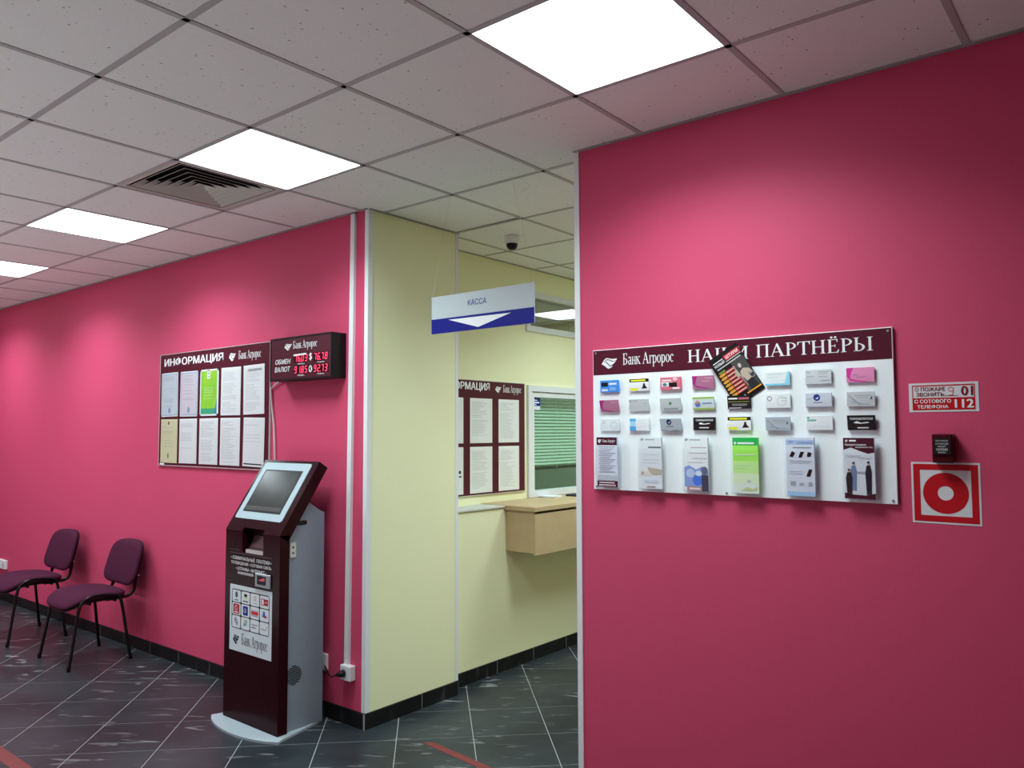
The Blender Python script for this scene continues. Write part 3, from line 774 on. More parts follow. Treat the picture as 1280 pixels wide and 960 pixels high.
pm = Print(yf); pm.sans('$', .384, .105, .410, .150, .03); pm.ell(.397, .058, .016, .020); obj('currency_sign', pm, LETTER, rd)
pm = Print(yf - .0004); pm.sans('€', .386, .046, .408, .071, .05); obj('euro_mark', pm, flat((.02, .02, .02), .5), rd)
RED = emit_mat('red_led', (1.0, .05, .12), 1.3)
DARKR = flat((.015, .002, .004), .3)
for (num, x, z) in (('7603', .238, .103), ('7678', .422, .103), ('9185', .238, .036), ('9273', .422, .036)):
    pw = Print(yf); pw.rect(x, z - .002, x + .139, z + .047); dwin = obj('digit_window', pw, DARKR, rd)
    pd = Print(yf - .0005); dx = .0335
    for k, d in enumerate(num): pd.polys(segs(d, x + .004 + dx * k, z + .002, .022, .040, .0048, .14))
    pd.ell(x + .004 + dx * 2 - .005, z + .004, .003, .003, 8)
    obj('digits', pd, RED, dwin)
pm = Print(yf - .0008); pm.polys([[(.236, .139), (.356, .143), (.357, .152), (.236, .150)]]); obj('tape_strip', pm, LETTER, rd)
# cable of the display
cb = obj('display_cable', MB().tube([(-4.118, YW - .012, 1.93), (-4.20, YW - .011, 1.90), (-4.262, YW - .01, 1.87), (-4.25, YW - .009, 1.76), (-4.225, YW - .009, 1.634), (-4.211, YW - .009, 1.43), (-4.208, YW - .009, 1.2), (-4.19, YW - .009, .9), (-4.1, YW - .009, .55)], .0055, 7), flat((.62, .55, .56), .5))
tag(cb, 'thin white cable hanging down the wall under the rate display', 'cable')

# ------------------------------------------------------------------ payment kiosk
KX = -3.87
kt = thing('payment_kiosk', 'burgundy and grey payment kiosk with tilted touch screen', 'kiosk', (KX, 2.49, 0))
KB = flat((.022, .002, .005), .2, name='burgundy_gloss', spec=.10)
KG = flat((.22, .25, .30), .45, name='grey_steel', var=.06, bump=.1)
hw = .26
# base plate with bowed front
pl = [(-.23, .308), (-.305, .0), (-.32, -.035)]
for k in range(1, 12):
    a = -1 + 2 * k / 12; pl.append((.32 * a, -.035 - .085 * (1 - a * a) ** .8))
pl += [(.32, -.035), (.305, 0), (.23, .308)]
obj('base_plate', MB().prism(pl, 'z', 0, .012), flat((.36, .42, .46), .35), kt)
# grey cabinet
yb = .06
obj('cabinet', MB().prism([(yb, .012), (.30, .012), (.30, 1.152), (.277, 1.161), (.190, 1.216), (.060, 1.03)], 'x', -hw + .018, hw - .018), KG, kt)
# front panel with the tray notch
fp = MB()
nx0, nx1, nz0 = -.095, .108, .935
fp.prism([(-hw, .012), (hw, .012), (hw, 1.05), (nx1, 1.05), (nx1, nz0), (nx0, nz0), (nx0, 1.05), (-hw, 1.05)], 'y', 0, yb)
fixn(obj('front_panel', fp, KB, kt))
obj('tray_recess', MB().box(nx0, nx1, yb, yb + .004, nz0, 1.06), flat((.02, .004, .006), .3), kt)
obj('tray_chute', MB().prism([(yb - .001, nz0 + .0), (.004, nz0), (.004, nz0 + .012), (.03, nz0 + .03), (yb - .001, nz0 + .09)], 'x', nx0 + .03, nx1 - .002), flat((.12, .06, .07), .2, .5), kt)
obj('tray_lip', MB().box(nx0 + .035, nx1 - .004, .000, .02, nz0 - .001, nz0 + .018), flat((.62, .60, .60), .35, .6), kt)
# tilted head slab
sx = Vector((0, .253, .385)).normalized(); nn = Vector((0, -sx.z, sx.y))   # nn points out of the screen
hp = Vector((0, -.003, 1.05)); SL = .461; TH = .066
def slab(x0, x1, a, b, d0, d1, bev=0):
    m = MB().bbox(x0, x1, a, b, d0, d1, bev) if bev else MB().box(x0, x1, a, b, d0, d1)
    return m.xf(lambda x, y, z: Vector((x, 0, 0)) + hp + sx * y + nn * z)
hd = MB()
ol = [(-hw, 0), (nx0, 0), (nx0 - .0, .024), (nx1, .024), (nx1, 0), (hw, 0), (hw, SL), (-hw, SL)]
hd.prism(ol, 'z', -TH, 0); hd.xf(lambda x, y, z: Vector((x, 0, 0)) + hp + sx * y + nn * z)
fixn(obj('screen_head', hd, KB, kt))
def rrect(x0, y0, x1, y1, r, n=5):
    o = []
    for cx_, cy_, a in ((x1 - r, y0 + r, -90), (x1 - r, y1 - r, 0), (x0 + r, y1 - r, 90), (x0 + r, y0 + r, 180)):
        for k in range(n + 1):
            t = math.radians(a + 90 * k / n); o.append((cx_ + r * math.cos(t), cy_ + r * math.sin(t)))
    return o
bz = MB().prism(rrect(-.233, .076, .214, .442, .014), 'z', 0, .004); bz.xf(lambda x, y, z: Vector((x, 0, 0)) + hp + sx * y + nn * z)
bezel = obj('screen_bezel', bz, flat((.38, .48, .53), .35), kt)
obj('screen_rim', slab(-.19, .168, .120, .394, .004, .0048), BLACK, bezel)
obj('screen', slab(-.180, .160, .132, .386, .0048, .0055), flat((.035, .037, .036), .18, name='dark_screen', var=.5, scale=9), bezel)
obj('screen_bar', slab(-.180, .160, .132, .158, .0055, .0057), flat((.055, .05, .047), .3), bezel)
# print on the front
yk = -.0008
pm = Print(yk); pm.rect(-.212, .925, .188, .9265); pm.rect(-.212, .943, -.12, .944)
obj('rule_line', pm, flat((.25, .2, .2), .5), kt)
pm = Print(yk)
pm.sans('• КОММУНАЛЬНЫЕ  ПЛАТЕЖИ •', -.203, .890, .187, .909, .012).sans('ТЕЛЕВИДЕНИЕ • СОТОВАЯ СВЯЗЬ', -.203, .861, .187, .880, .012).sans('• ШТРАФЫ • ИНТЕРНЕТ •', -.152, .833, .14, .852, .012)
obj('service_lettering', pm, LETTER, kt)
pm = Print(yk); pm.rect(-.135, .812, .02, .826); obj('paper_label', pm, flat((.4, .4, .4), .5), kt)
cr = obj('card_reader', MB().bbox(.046, .188, -.010, 0, .764, .838, .004), flat((.30, .33, .36), .35, .7), kt)
obj('slot', MB().box(.070, .150, -.0112, -.0098, .780, .826), BLACK, cr)
pm = Print(-.0118); pm.polys([[(.078, .800), (.130, .818), (.142, .818), (.142, .800)]]); obj('slot_mark', pm, flat((.75, .10, .14), .4), cr)
obj('keyhole', MB().tube([(-.18, .002, .973), (-.18, -.004, .973)], .008, 10), BLACK, kt)
po = obj('poster', MB().box(-.206, .197, -.0010, 0, .389, .750), flat((.66, .74, .79), .4), kt)
p2 = Print(-.0014); p2.polys([rrect(-.187, .512, .175, .727, .016)]); obj('icon_panel', p2, BLACK, po)
cw, chh = .0885, .0690
icons = []
for r_ in range(3):
    for c_ in range(4):
        x0 = -.1835 + c_ * .0895; z0 = .6545 - r_ * .0700
        q = Print(-.0018); q.polys([rrect(x0 + .003, z0 + .002, x0 + cw - .003, z0 + chh - .002, .008, 3)]); obj('icon_card', q, flat((.72, .78, .82), .4), po)
        icons.append((x0 + cw / 2, z0 + chh / 2))
def mark(col, fn):
    q = Print(-.0022); fn(q); obj('icon_mark', q, flat(col, .5), po)
I = icons
mark((.05, .12, .14), lambda q: q.ell(I[0][0], I[0][1] + .008, .013, .017).rect(I[0][0] - .02, I[0][1] - .024, I[0][0] + .02, I[0][1] - .019))
mark((.6, .75, .2), lambda q: q.ell(I[1][0], I[1][1] + .006, .012, .014))
mark((.05, .07, .05), lambda q: q.rect(I[1][0] - .014, I[1][1] + .006, I[1][0] + .014, I[1][1] + .020).rect(I[1][0] - .025, I[1][1] - .022, I[1][0] + .025, I[1][1] - .016))
mark((.62, .38, .22), lambda q: q.ring(I[2][0], I[2][1] + .008, .013, .006).rect(I[2][0] - .02, I[2][1] - .020, I[2][0] + .02, I[2][1] - .016))
mark((.42, .02, .05), lambda q: q.rect(I[3][0] - .034, I[3][1] - .018, I[3][0] + .034, I[3][1] + .016))
q = Print(-.0025); q.rect(I[3][0] - .028, I[3][1] - .014, I[3][0] - .006, I[3][1] + .012); q.rect(I[3][0] + .002, I[3][1] - .002, I[3][0] + .03, I[3][1] + .001); obj('icon_mark', q, flat((.72, .78, .82), .4), po)
mark((.52, .02, .04), lambda q: q.rect(I[4][0] - .030, I[4][1] - .027, I[4][0] + .030, I[4][1] + .027))
q = Print(-.0025); q.ring(I[4][0], I[4][1] + .005, .014, .004, 60, 380).rect(I[4][0] - .02, I[4][1] - .021, I[4][0] + .02, I[4][1] - .015); obj('icon_mark', q, flat((.72, .78, .82), .4), po)
mark((.01, .03, .25), lambda q: q.polys([rrect(I[5][0] - .024, I[5][1] - .025, I[5][0] + .024, I[5][1] + .025, .006, 3)]))
q = Print(-.0025); q.ring(I[5][0] - .003, I[5][1], .012, .003, 30, 330).ell(I[5][0] + .003, I[5][1], .004, .004); obj('icon_mark', q, flat((.72, .78, .82), .4), po)
mark((.60, .03, .06), lambda q: q.rect(I[6][0] - .034, I[6][1] - .010, I[6][0] + .034, I[6][1] + .008))
mark((.25, .26, .28), lambda q: q.rect(I[6][0] - .03, I[6][1] + .011, I[6][0] + .03, I[6][1] + .014).rect(I[6][0] - .03, I[6][1] - .018, I[6][0] + .03, I[6][1] - .014))
mark((.05, .14, .52), lambda q: q.polys([[(I[7][0] - .018, I[7][1] - .01), (I[7][0] + .012, I[7][1] - .01), (I[7][0] + .004, I[7][1] + .022), (I[7][0] - .010, I[7][1] + .02)]]))
mark((.55, .04, .06), lambda q: q.polys([[(I[7][0], I[7][1] - .014), (I[7][0] + .026, I[7][1] - .012), (I[7][0] + .02, I[7][1]), (I[7][0] + .004, I[7][1] - .002)]]))
mark((.10, .14, .28), lambda q: q.ring(I[8][0] + .002, I[8][1] + .008, .018, .006, 100, 300).ring(I[8][0] - .002, I[8][1] - .004, .018, .006, -70, 120))
mark((.75, .62, .08), lambda q: q.rect(I[9][0] - .013, I[9][1] + .008, I[9][0] - .001, I[9][1] + .024))
mark((.08, .45, .20), lambda q: q.ell(I[9][0] + .009, I[9][1] + .012, .008, .009).rect(I[9][0] + .002, I[9][1] - .010, I[9][0] + .013, I[9][1] + .002))
mark((.04, .18, .6), lambda q: q.rect(I[9][0] - .013, I[9][1] - .012, I[9][0] - .001, I[9][1] + .004))
mark((.16, .17, .19), lambda q: q.rect(I[10][0] - .03, I[10][1] + .004, I[10][0] + .03, I[10][1] + .008).rect(I[10][0] - .03, I[10][1] - .012, I[10][0] + .012, I[10][1] - .006))
mark((.16, .17, .19), lambda q: q.rect(I[11][0] - .03, I[11][1] - .008, I[11][0] + .02, I[11][1] - .004).polys([[(I[11][0] + .018, I[11][1] + .002), (I[11][0] + .026, I[11][1] + .004), (I[11][0] + .028, I[11][1] + .018)]]))
q = Print(-.0014); q.logo(-.170, .425, .062, .052); obj('logo', q, BLACK, po)
q = Print(-.0014); q.serif('Банк Агророс', -.085, .432, .160, .492); obj('bank_lettering', q, flat((.06, .03, .03), .5), po)
# side details
gx = hw - .018
gr = MB()
for k in range(11):
    dz = -.048 + .0096 * k; hwid = math.sqrt(max(0, .05 ** 2 - dz * dz))
    if hwid > .008: gr.box(gx - .001, gx + .0008, .110 - hwid, .110 + hwid, .300 + dz - .0026, .300 + dz + .0026)
obj('side_grille', gr, BLACK, kt)
obj('hand_slot', MB().prism([(.120, 1.094), (.176, 1.094), (.184, 1.101), (.184, 1.111), (.176, 1.118), (.120, 1.118), (.112, 1.111), (.112, 1.101)], 'x', gx - .001, gx + .001), BLACK, kt)
sp = obj('side_plate', MB().bbox(gx, gx + .005, .074, .112, .925, 1.005, .001), flat((.55, .52, .46), .5), kt)
obj('plate_hole', MB().box(gx + .005, gx + .0055, .088, .098, .975, .985).box(gx + .005, gx + .0055, .088, .098, .945, .955), BLACK, sp)

# ------------------------------------------------------------------ power outlet, duct, cord, sockets
du = obj('cable_duct', MB().prism([(-3.512, 1.0), (-3.512 + .034, 1.0), (-3.462, H - .01), (-3.496, H - .01)], 'y', YW - .018, YW), WHITE)
du.data.vertices[0].co.z = du.data.vertices[1].co.z = .30; du.data.vertices[4].co.z = du.data.vertices[5].co.z = .30
for i_, xx in ((0, -3.520), (1, -3.486), (4, -3.520), (5, -3.486)): du.data.vertices[i_].co.x = xx
tag(du, 'white vertical cable duct on pink wall beside the yellow column', 'duct')
so = thing('power_outlet', 'white surface power outlet with black plug at the foot of the cable duct', 'outlet', (-3.485, YW, .243))
obj('box', MB().bbox(-.04, .045, -.042, 0, 0, .082, .006, 2), WHITE, so)
obj('socket_well', MB().tube([(-.005, -.0425, .041), (-.005, -.0435, .041)], .024, 16), flat((.5, .5, .5), .5), so)
pc = thing('power_cable', 'black power cord and plug leading to the back of the kiosk', 'cord', (-3.49, YW - .0446, .284))
obj('plug', MB().tube([(0, 0, 0), (0, -.018, 0), (-.008, -.03, -.002), (-.02, -.036, -.006)], [.018, .018, .012, .008], 10), BLACK, pc)
obj('cord', MB().tube([(-.02, -.036, -.006), (-.06, -.03, -.025), (-.11, -.005, -.035), (-.16, .015, -.02), (-.21, .028, .01), (-.25, .03, .03)], .004, 7), BLACK, pc)
s2 = thing('wall_socket', 'white wall socket plate half hidden behind the kiosk', 'outlet', (-3.69, YW, .255))
obj('plate', MB().bbox(-.07, .014, -.022, 0, 0, .092, .003), WHITE, s2)
obj('cover', MB().bbox(-.06, .004, -.027, -.022, .012, .08, .002), WHITE, s2)
s3 = thing('double_wall_socket', 'white double socket on the pink wall at the left picture edge', 'outlet', (-8.60, YW, .30))
obj('plate', MB().bbox(-.16, .05, -.025, 0, 0, .085, .004), WHITE, s3)
for dx in (-.108, -.0):
    obj('socket_face', MB().tube([(dx, -.0252, .042), (dx, -.0265, .042)], .028, 18), flat((.55, .60, .58), .5), s3)
    obj('pin_hole', MB().tube([(dx - .009, -.0262, .042), (dx - .009, -.0270, .042)], .004, 8).tube([(dx + .009, -.0262, .042), (dx + .009, -.0270, .042)], .004, 8), BLACK, s3)

# ------------------------------------------------------------------ chairs
FAB = flat((.070, .014, .038), .9, spec=.08, name='purple_fabric', var=.12, scale=90, bump=.5, bscale=900)
FRM = flat((.006, .006, .006), .3, name='black_tube')
def cushion(w_, d_, t_, ex=4.0, nr=9, na=40, dome=.3):
    """padded slab, local u (width), v (length), n (thickness: 0 underside .. t top)"""
    m = MB(); vs = []; fs = []
    def pt(r, a):
        c, s_ = math.cos(a), math.sin(a)
        k = (abs(c) ** ex + abs(s_) ** ex) ** (-1 / ex)
        return r * k * c * w_ / 2, r * k * s_ * d_ / 2
    rings = [(.06, 1.0), (.4, .99), (.7, .96), (.86, .90), (.95, .78), (.99, .62), (1.0, .45), (.99, .25), (.965, .08), (.94, 0), (.5, 0)]
    for r, hgt in rings:
        for k in range(na):
            u, v = pt(r, 2 * PI * k / na); vs.append((u, v, hgt * t_))
    for i in range(len(rings) - 1):
        for k in range(na):
            a = i * na + k; b = i * na + (k + 1) % na; fs.append((a, a + na, b + na, b))
    fs.append(tuple(range(na))); fs.append(tuple(range((len(rings) - 1) * na, len(rings) * na))[::-1])
    return m.add(vs, fs, True)
def smooth_path(p, n=5):
    p = [Vector(q) for q in p]; o = []
    for i in range(len(p) - 1):
        a, b, c, d = p[max(i - 1, 0)], p[i], p[i + 1], p[min(i + 2, len(p) - 1)]
        for k in range(n):
            t = k / n
            o.append(.5 * ((2 * b) + (c - a) * t + (2 * a - 5 * b + 4 * c - d) * t * t + (3 * b - a - 3 * c + d) * t ** 3))
    return o + [p[-1]]
def make_chair(label, loc, rotz=0):
    t = thing('visitor_chair', label, 'chair', loc, rotz, 'purple chairs along the left pink wall')
    # seat: waterfall front, arched middle
    def sb(u, v, n):
        z = .425 + n + .018 * math.cos(max(-1, min(1, v / .2)) * 1.3)
        if v < -.08: z -= 1.6 * (v + .08) ** 2 * 1.9
        return (u * (1 - .06 * (v / .21)), v, z)
    m = cushion(.475, .43, .05); m.xf(lambda u, v, n: sb(u, v, n)); obj('seat', m, FAB, t)
    m = cushion(.455, .41, .02); m.xf(lambda u, v, n: (lambda q: (q[0], q[1], q[2] - .018))(sb(u, v, n))); obj('seat_shell', m, FRM, t)
    for sgn in (-1, 1):
        fr = smooth_path([(sgn * .236, -.150, .36), (sgn * .232, -.132, .425), (sgn * .231, -.092, .462), (sgn * .231, -.02, .474), (sgn * .231, .08, .462), (sgn * .232, .128, .440), (sgn * .235, .150, .36)])
        obj('side_rail', MB().tube(fr, .0105, 8, rb=.016), FRM, t)
        fl_ = obj('leg', MB().tube([(sgn * .258, -.205, .012), (sgn * .236, -.150, .362)], .0105, 8, rb=.014), FRM, t)
        obj('foot_cap', MB().lathe([(.0001, 0), (.012, 0), (.0125, .025), (.011, .03)], (sgn * .259, -.207, 0), 10), BLACK, fl_)
        rl = obj('leg', MB().tube([(sgn * .262, .200, .012), (sgn * .235, .150, .362)], .0105, 8, rb=.014), FRM, t)
        obj('foot_cap', MB().lathe([(.0001, 0), (.012, 0), (.0125, .025), (.011, .03)], (sgn * .263, .202, 0), 10), BLACK, rl)
        bp_ = smooth_path([(sgn * .175, .06, .425), (sgn * .175, .17, .425), (sgn * .175, .22, .432), (sgn * .175, .250, .460), (sgn * .172, .262, .51), (sgn * .165, .275, .57)])
        obj('back_support', MB().tube(bp_, .010, 8, rb=.013), FRM, t)
    obj('cross_bar', MB().tube([(-.232, -.07, .42), (.232, -.07, .42)], .009, 8).tube([(-.232, .10, .42), (.232, .10, .42)], .009, 8), FRM, t)
    ang = math.radians(15)
    def bk(u, v, n):
        n = n - .05 * (u / .24) ** 2 * -.45
        y = -n; z = v
        return (u * (1 - .05 * (v / .16)), .285 + y * math.cos(ang) + z * math.sin(ang), .655 + z * math.cos(ang) + y * -math.sin(ang) * -1)
    m = cushion(.485, .320, .045, ex=4.2); m.xf(bk); obj('backrest', m, FAB, t)
    m = cushion(.455, .305, .018, ex=4.2); m.xf(lambda u, v, n: bk(u, v, -.016 + n)); obj('backrest_shell', m, FRM, t)
    sc = MB()
    for sgn in (-1, 1): sc.tube([(sgn * .165, .268, .572), (sgn * .226, .262, .572)], .006, 8)
    obj('bolt', sc, flat((.7, .7, .7), .3, .9), t)
    return t
make_chair('purple fabric chair on black legs, nearer the kiosk', (-5.968, 2.512, 0), math.radians(-1))
make_chair('purple fabric chair on black legs, cut by the left picture edge', (-6.985, 2.478, 0), 0)

# ------------------------------------------------------------------ teller counter and what lies on it
WOOD = flat((.52, .39, .22), .45, name='beech_laminate', var=.12, scale=14)
tcn = thing('teller_counter', 'light beech teller counter box fixed under the corridor window', 'counter', (XL + .0015, 4.17, .7815))
obj('counter_top', MB().bbox(-.217, .262, -.018, 2.0, .286, .318, .002), WOOD, tcn)
obj('end_panel', MB().box(.0, .238, 0, .018, .012, .286), WOOD, tcn)
obj('front_panel', MB().box(.238, .256, -.004, 1.98, 0.0, .270), WOOD, tcn)
obj('bottom_panel', MB().box(.0, .238, .018, 1.98, .012, .028), WOOD, tcn)
ps = thing('paper_stack', 'small stack of white papers on the counter by the window', 'papers', (-3.60, 4.86, 1.099))
for k in range(3):
    o = obj('sheet', MB().box(-.05, .07, -.06, .09, .004 * k, .004 * k + .003), flat((.78, .80, .80), .6), ps); o.rotation_euler = (0, 0, .1 * k)
dt = obj('dark_tray', MB().prism(rrect(-3.56, 5.02, -3.32, 5.26, .02), 'z', 1.0985, 1.112), flat((.03, .035, .05), .4))
tag(dt, 'dark flat coin tray on the teller counter', 'tray')
stk = thing('window_sticker', 'small blue and white sticker on the teller window pane', 'sticker', (XU - .0185, 4.781, 1.765), PI / 2)
obj('backing', MB().box(0, .10, -.0006, 0, 0, .092), flat((.70, .74, .78), .5), stk)
pm = Print(-.0010); pm.rect(0, .030, .10, .092); obj('blue_field', pm, flat(srgb(20, 30, 140), .5), stk)
pm = Print(-.0014); pm.rect(.008, .070, .062, .078); pm.rect(.008, .052, .085, .062); pm.rect(.008, .038, .05, .044); obj('marks', pm, LETTER, stk)

# ------------------------------------------------------------------ partner board
PB = (-1.870, YW - .0015, 1.353)
pb = thing('partner_board', 'large white partner board with burgundy header and card pockets', 'board', PB)
BW, BH = 1.200, .595
WB = flat((.90, .95, .96), .35, name='board_white')
obj('panel', MB().bbox(0, BW, -.012, 0, 0, BH, .001), WB, pb)
obj('header', MB().box(.003, BW - .003, -.0128, -.012, .487, BH - .003), flat((.088, .010, .024), .35), pb)
yp = -.0134
pm = Print(yp); pm.logo(.045, .512, .078, .046); obj('logo', pm, LETTER, pb)
pm = Print(yp); pm.serif('Банк Агророс', .151, .524, .386, .572); obj('bank_lettering', pm, LETTER, pb)
pm = Print(yp); pm.serif('НАШИ', .449, .517, .696, .566); obj('title_word', pm, LETTER, pb)
pm = Print(yp); pm.serif('ПАРТНЁРЫ', .728, .519, 1.137, .567); obj('title_word', pm, LETTER, pb)
for sxx, szz in ((.016, .582), (1.186, .582), (.016, .012), (1.186, .012), (.6, .01)):
    obj('screw', MB().tube([(sxx, -.012, szz), (sxx, -.0145, szz)], .0045, 8), flat((.30, .33, .36), .4, .7), pb)
# pockets
ch_ = MB(); ch_.box(-.048, .048, -.014, -.0005, 0, .0015); ch_.box(-.048, .048, -.0150, -.0140, 0, .026); ch_.box(-.048, -.047, -.014, -.0005, 0, .026); ch_.box(.047, .048, -.014, -.0005, 0, .026)
chm = mesh(ch_, CLEAR, 'card_pocket')
ch_ = MB(); ch_.box(-.048, .048, -.022, -.0005, -.001, .0005); ch_.box(-.048, .048, -.023, -.022, -.001, .024)
chm2 = mesh(ch_, CLEAR, 'card_pocket')
lh = MB(); lh.box(-.056, .056, -.030, -.0005, 0, .002); lh.box(-.056, .056, -.0312, -.030, 0, .165); lh.box(-.056, -.0548, -.03, -.0005, 0, .20); lh.box(.0548, .056, -.03, -.0005, 0, .20)
lhm = mesh(lh, CLEAR, 'leaflet_pocket')
CX = [.090, .232, .376, .517, .660, .809, .955, 1.096]; RZ = [.412, .330, .249]
SILV = (.54, .57, .58); PALE = (.68, .72, .73); MAUV = (.42, .16, .26); BLK = (.012, .012, .012)
GRY = (.30, .33, .35)
def lines(col, *rs): return [(col, ('r', *r)) for r in rs]
swoosh = lambda c: [(c, ('p', [(0, 1), (0, .45), (.14, .12), (.45, .02), (.12, .30), (.18, .72), (.26, 1)])), (c, ('p', [(.1, .25), (.55, .0), (.9, .0), (.4, .14)]))]
yb_hdr = [(BLK, ('r', 0, .74, 1, 1)), ((.75, .68, .02), ('r', .08, .80, .84, .93)), ((.78, .76, .05), ('r', .02, .04, .42, .26)), (BLK, ('p', [(.62, .18), (.93, .2), (.82, .42), (.80, .62), (.72, .62), (.70, .42)]))]
pen = lambda: lines(GRY, (.30, .72, .9, .76), (.35, .60, .8, .63), (.4, .12, .85, .15)) + [((.34, .36, .38), ('p', [(.05, .75), (.09, .78), (.45, .2), (.4, .15)])), ((.32, .42, .5), ('p', [(.1, .3), (.3, .35), (.6, .15), (.55, .11), (.3, .28)])), (BLK, ('p', [(.84, .48), (.88, .46), (.93, .66), (.90, .68)]))]
CARDS = {
 (0, 0): ((.05, .25, .72), 'bright blue business card', [(BLK, ('r', .06, .48, .42, .84)), ((.75, .8, .82), ('r', .48, .62, .9, .78)), ((.65, .75, .85), ('r', .06, .10, .40, .28)), ((.2, .42, .85), ('r', .5, .15, .85, .4))]),
 (0, 1): ((.70, .74, .74), 'white business card with black and yellow header', yb_hdr),
 (0, 2): ((.62, .14, .20), 'red and white business card', [((.66, .66, .66), ('r', .06, .26, .62, .62)), (BLK, ('r', .42, .22, .82, .58)), ((.75, .72, .72), ('r', .08, .70, .55, .80)), ((.75, .72, .72), ('r', .6, .05, .95, .18)), ((.8, .45, .5), ('e', .74, .84, .12, .14)), ((.05, .2, .2), ('e', .22, .42, .1, .13))]),
 (0, 3): (MAUV, 'mauve business card with magenta swoosh', swoosh((.36, .02, .20)) + lines((.58, .34, .42), (.6, .78, .95, .84), (.4, .55, .8, .6))),
 (0, 5): ((.66, .74, .78), 'white business card with sky blue edges', [((.20, .55, .80), ('r', 0, 0, 1, .14)), ((.24, .58, .82), ('p', [(.78, 0), (1, 0), (1, 1), (.92, 1)]))] + lines((.35, .5, .45), (.12, .82, .75, .85), (.1, .6, .5, .62))),
 (0, 6): (SILV, 'plain grey business card with small text', lines(GRY, (.05, .8, .2, .86), (.5, .82, .95, .86), (.5, .7, .85, .73), (.05, .52, .35, .56), (.5, .5, .85, .53), (.6, .2, .95, .25))),
 (0, 7): ((.66, .24, .42), 'pink business card with magenta swoosh', swoosh((.60, .04, .28)) + lines((.12, .05, .2), (.25, .5, .42, .53), (.35, .35, .7, .37))),
 (1, 0): (MAUV, 'mauve business card with magenta swoosh', swoosh((.36, .02, .20)) + lines((.58, .34, .42), (.6, .78, .95, .84))),
 (1, 1): (SILV, 'light grey business card', lines(GRY, (.02, .78, .06, .92), (.09, .78, .13, .92), (.2, .84, .45, .88), (.72, .6, .95, .64))),
 (1, 2): ((.50, .55, .54), 'tall pale grey business card with a green dot', [((.08, .22, .08), ('e', .5, .58, .07, .12)), ((.28, .3, .32), ('r', .15, .06, .85, .2))]),
 (1, 3): ((.56, .64, .62), 'white business card with green bands', [((.35, .50, .12), ('r', 0, .84, 1, 1)), ((.32, .48, .10), ('r', 0, 0, 1, .14)), ((.10, .2, .5), ('e', .23, .45, .13, .24)), ((.6, .25, .12), ('p', [(.13, .5), (.33, .5), (.23, .78)])), ((.2, .28, .5), ('r', .45, .45, .9, .56))]),
 (1, 4): (BLK, 'black business card in front of the tilted flyer', [((.7, .7, .7), ('r', .05, .72, .45, .84)), ((.45, .12, .16), ('r', .5, .70, .95, .86)), ((.25, .3, .04), ('r', .03, .52, .97, .56)), ((.14, .14, .14), ('r', .2, .22, .85, .40)), ((.5, .5, .5), ('r', .06, .04, .6, .1))]),
 (1, 5): (PALE, 'white business card with small ring emblem', [((.24, .12, .3), ('o', .16, .68, .1, .03)), ((.5, .56, .58), ('o', .66, .5, .2, .03))] + lines(GRY, (.62, .68, .9, .71), (.62, .5, .85, .53))),
 (1, 6): ((.56, .60, .66), 'white business card with round blue emblem', [((.02, .04, .25), ('e', .44, .68, .13, .24)), ((.66, .7, .75), ('p', [(.38, .6), (.5, .74), (.5, .62), (.44, .56)])), ((.22, .24, .3), ('r', .3, .30, .64, .36)), ((.4, .42, .5), ('r', .0, .02, 1, .08)), ((.3, .32, .4), ('r', .05, .6, .3, .63))]),
 (1, 7): (SILV, 'silver business card with black pen mark', pen()),
 (2, 0): ((.64, .70, .73), 'white business card with faint grey ring', [((.5, .36, .38), ('o', .18, .72, .08, .02)), ((.54, .60, .62), ('o', .72, .45, .19, .06))]),
 (2, 1): ((.68, .74, .78), 'white business card with blue left strip', [((.08, .40, .80), ('r', 0, .72, .32, 1)), ((.3, .55, .82), ('r', .02, .4, .30, .68)), ((.06, .36, .80), ('r', 0, 0, .32, .36))] + lines((.48, .52, .56), (.4, .8, .8, .83), (.4, .55, .9, .57), (.4, .3, .8, .32))),
 (2, 2): ((.40, .44, .48), 'silver business card with navy round emblem', [((.01, .02, .1), ('e', .44, .72, .12, .23)), ((.5, .55, .6), ('p', [(.38, .65), (.5, .8), (.48, .62)])), ((.1, .12, .18), ('r', .3, .34, .64, .40)), ((.22, .25, .28), ('r', .04, .02, .3, .07)), ((.22, .25, .28), ('r', .55, .02, .9, .07))]),
 (2, 3): (BLK, 'black hairdresser business card', [((.75, .75, .75), ('t', 'ПАРИКМАХЕРСКАЯ', .12, .70, .92, .86)), ((.7, .7, .7), ('p', [(.25, .52), (.35, .62), (.5, .5), (.72, .56), (.8, .5), (.5, .44), (.3, .46)])), ((.65, .65, .65), ('r', .28, .16, .72, .24))]),
 (2, 4): ((.70, .74, .74), 'white business card with black and yellow header', yb_hdr),
 (2, 5): ((.45, .50, .56), 'silver blue business card with black pen mark', pen()),
 (2, 6): ((.68, .75, .76), 'white business card with green text', [((.06, .32, .22), ('r', .03, .80, .12, .92)), ((.15, .42, .32), ('r', .03, .62, .38, .74))] + lines((.55, .6, .62), (.5, .6, .9, .62), (.2, .25, .9, .27))),
 (2, 7): (BLK, 'black hairdresser business card', [((.75, .75, .75), ('t', 'ПАРИКМАХЕРСКАЯ', .10, .70, .92, .86)), ((.7, .7, .7), ('p', [(.22, .52), (.35, .62), (.5, .5), (.72, .56), (.8, .5), (.5, .44), (.3, .46)])), ((.65, .65, .65), ('r', .36, .12, .76, .20))]),
}
ordn = ['first', 'second', 'third', 'fourth', 'fifth', 'sixth', 'seventh', 'eighth']
rown = ['top', 'middle', 'bottom']
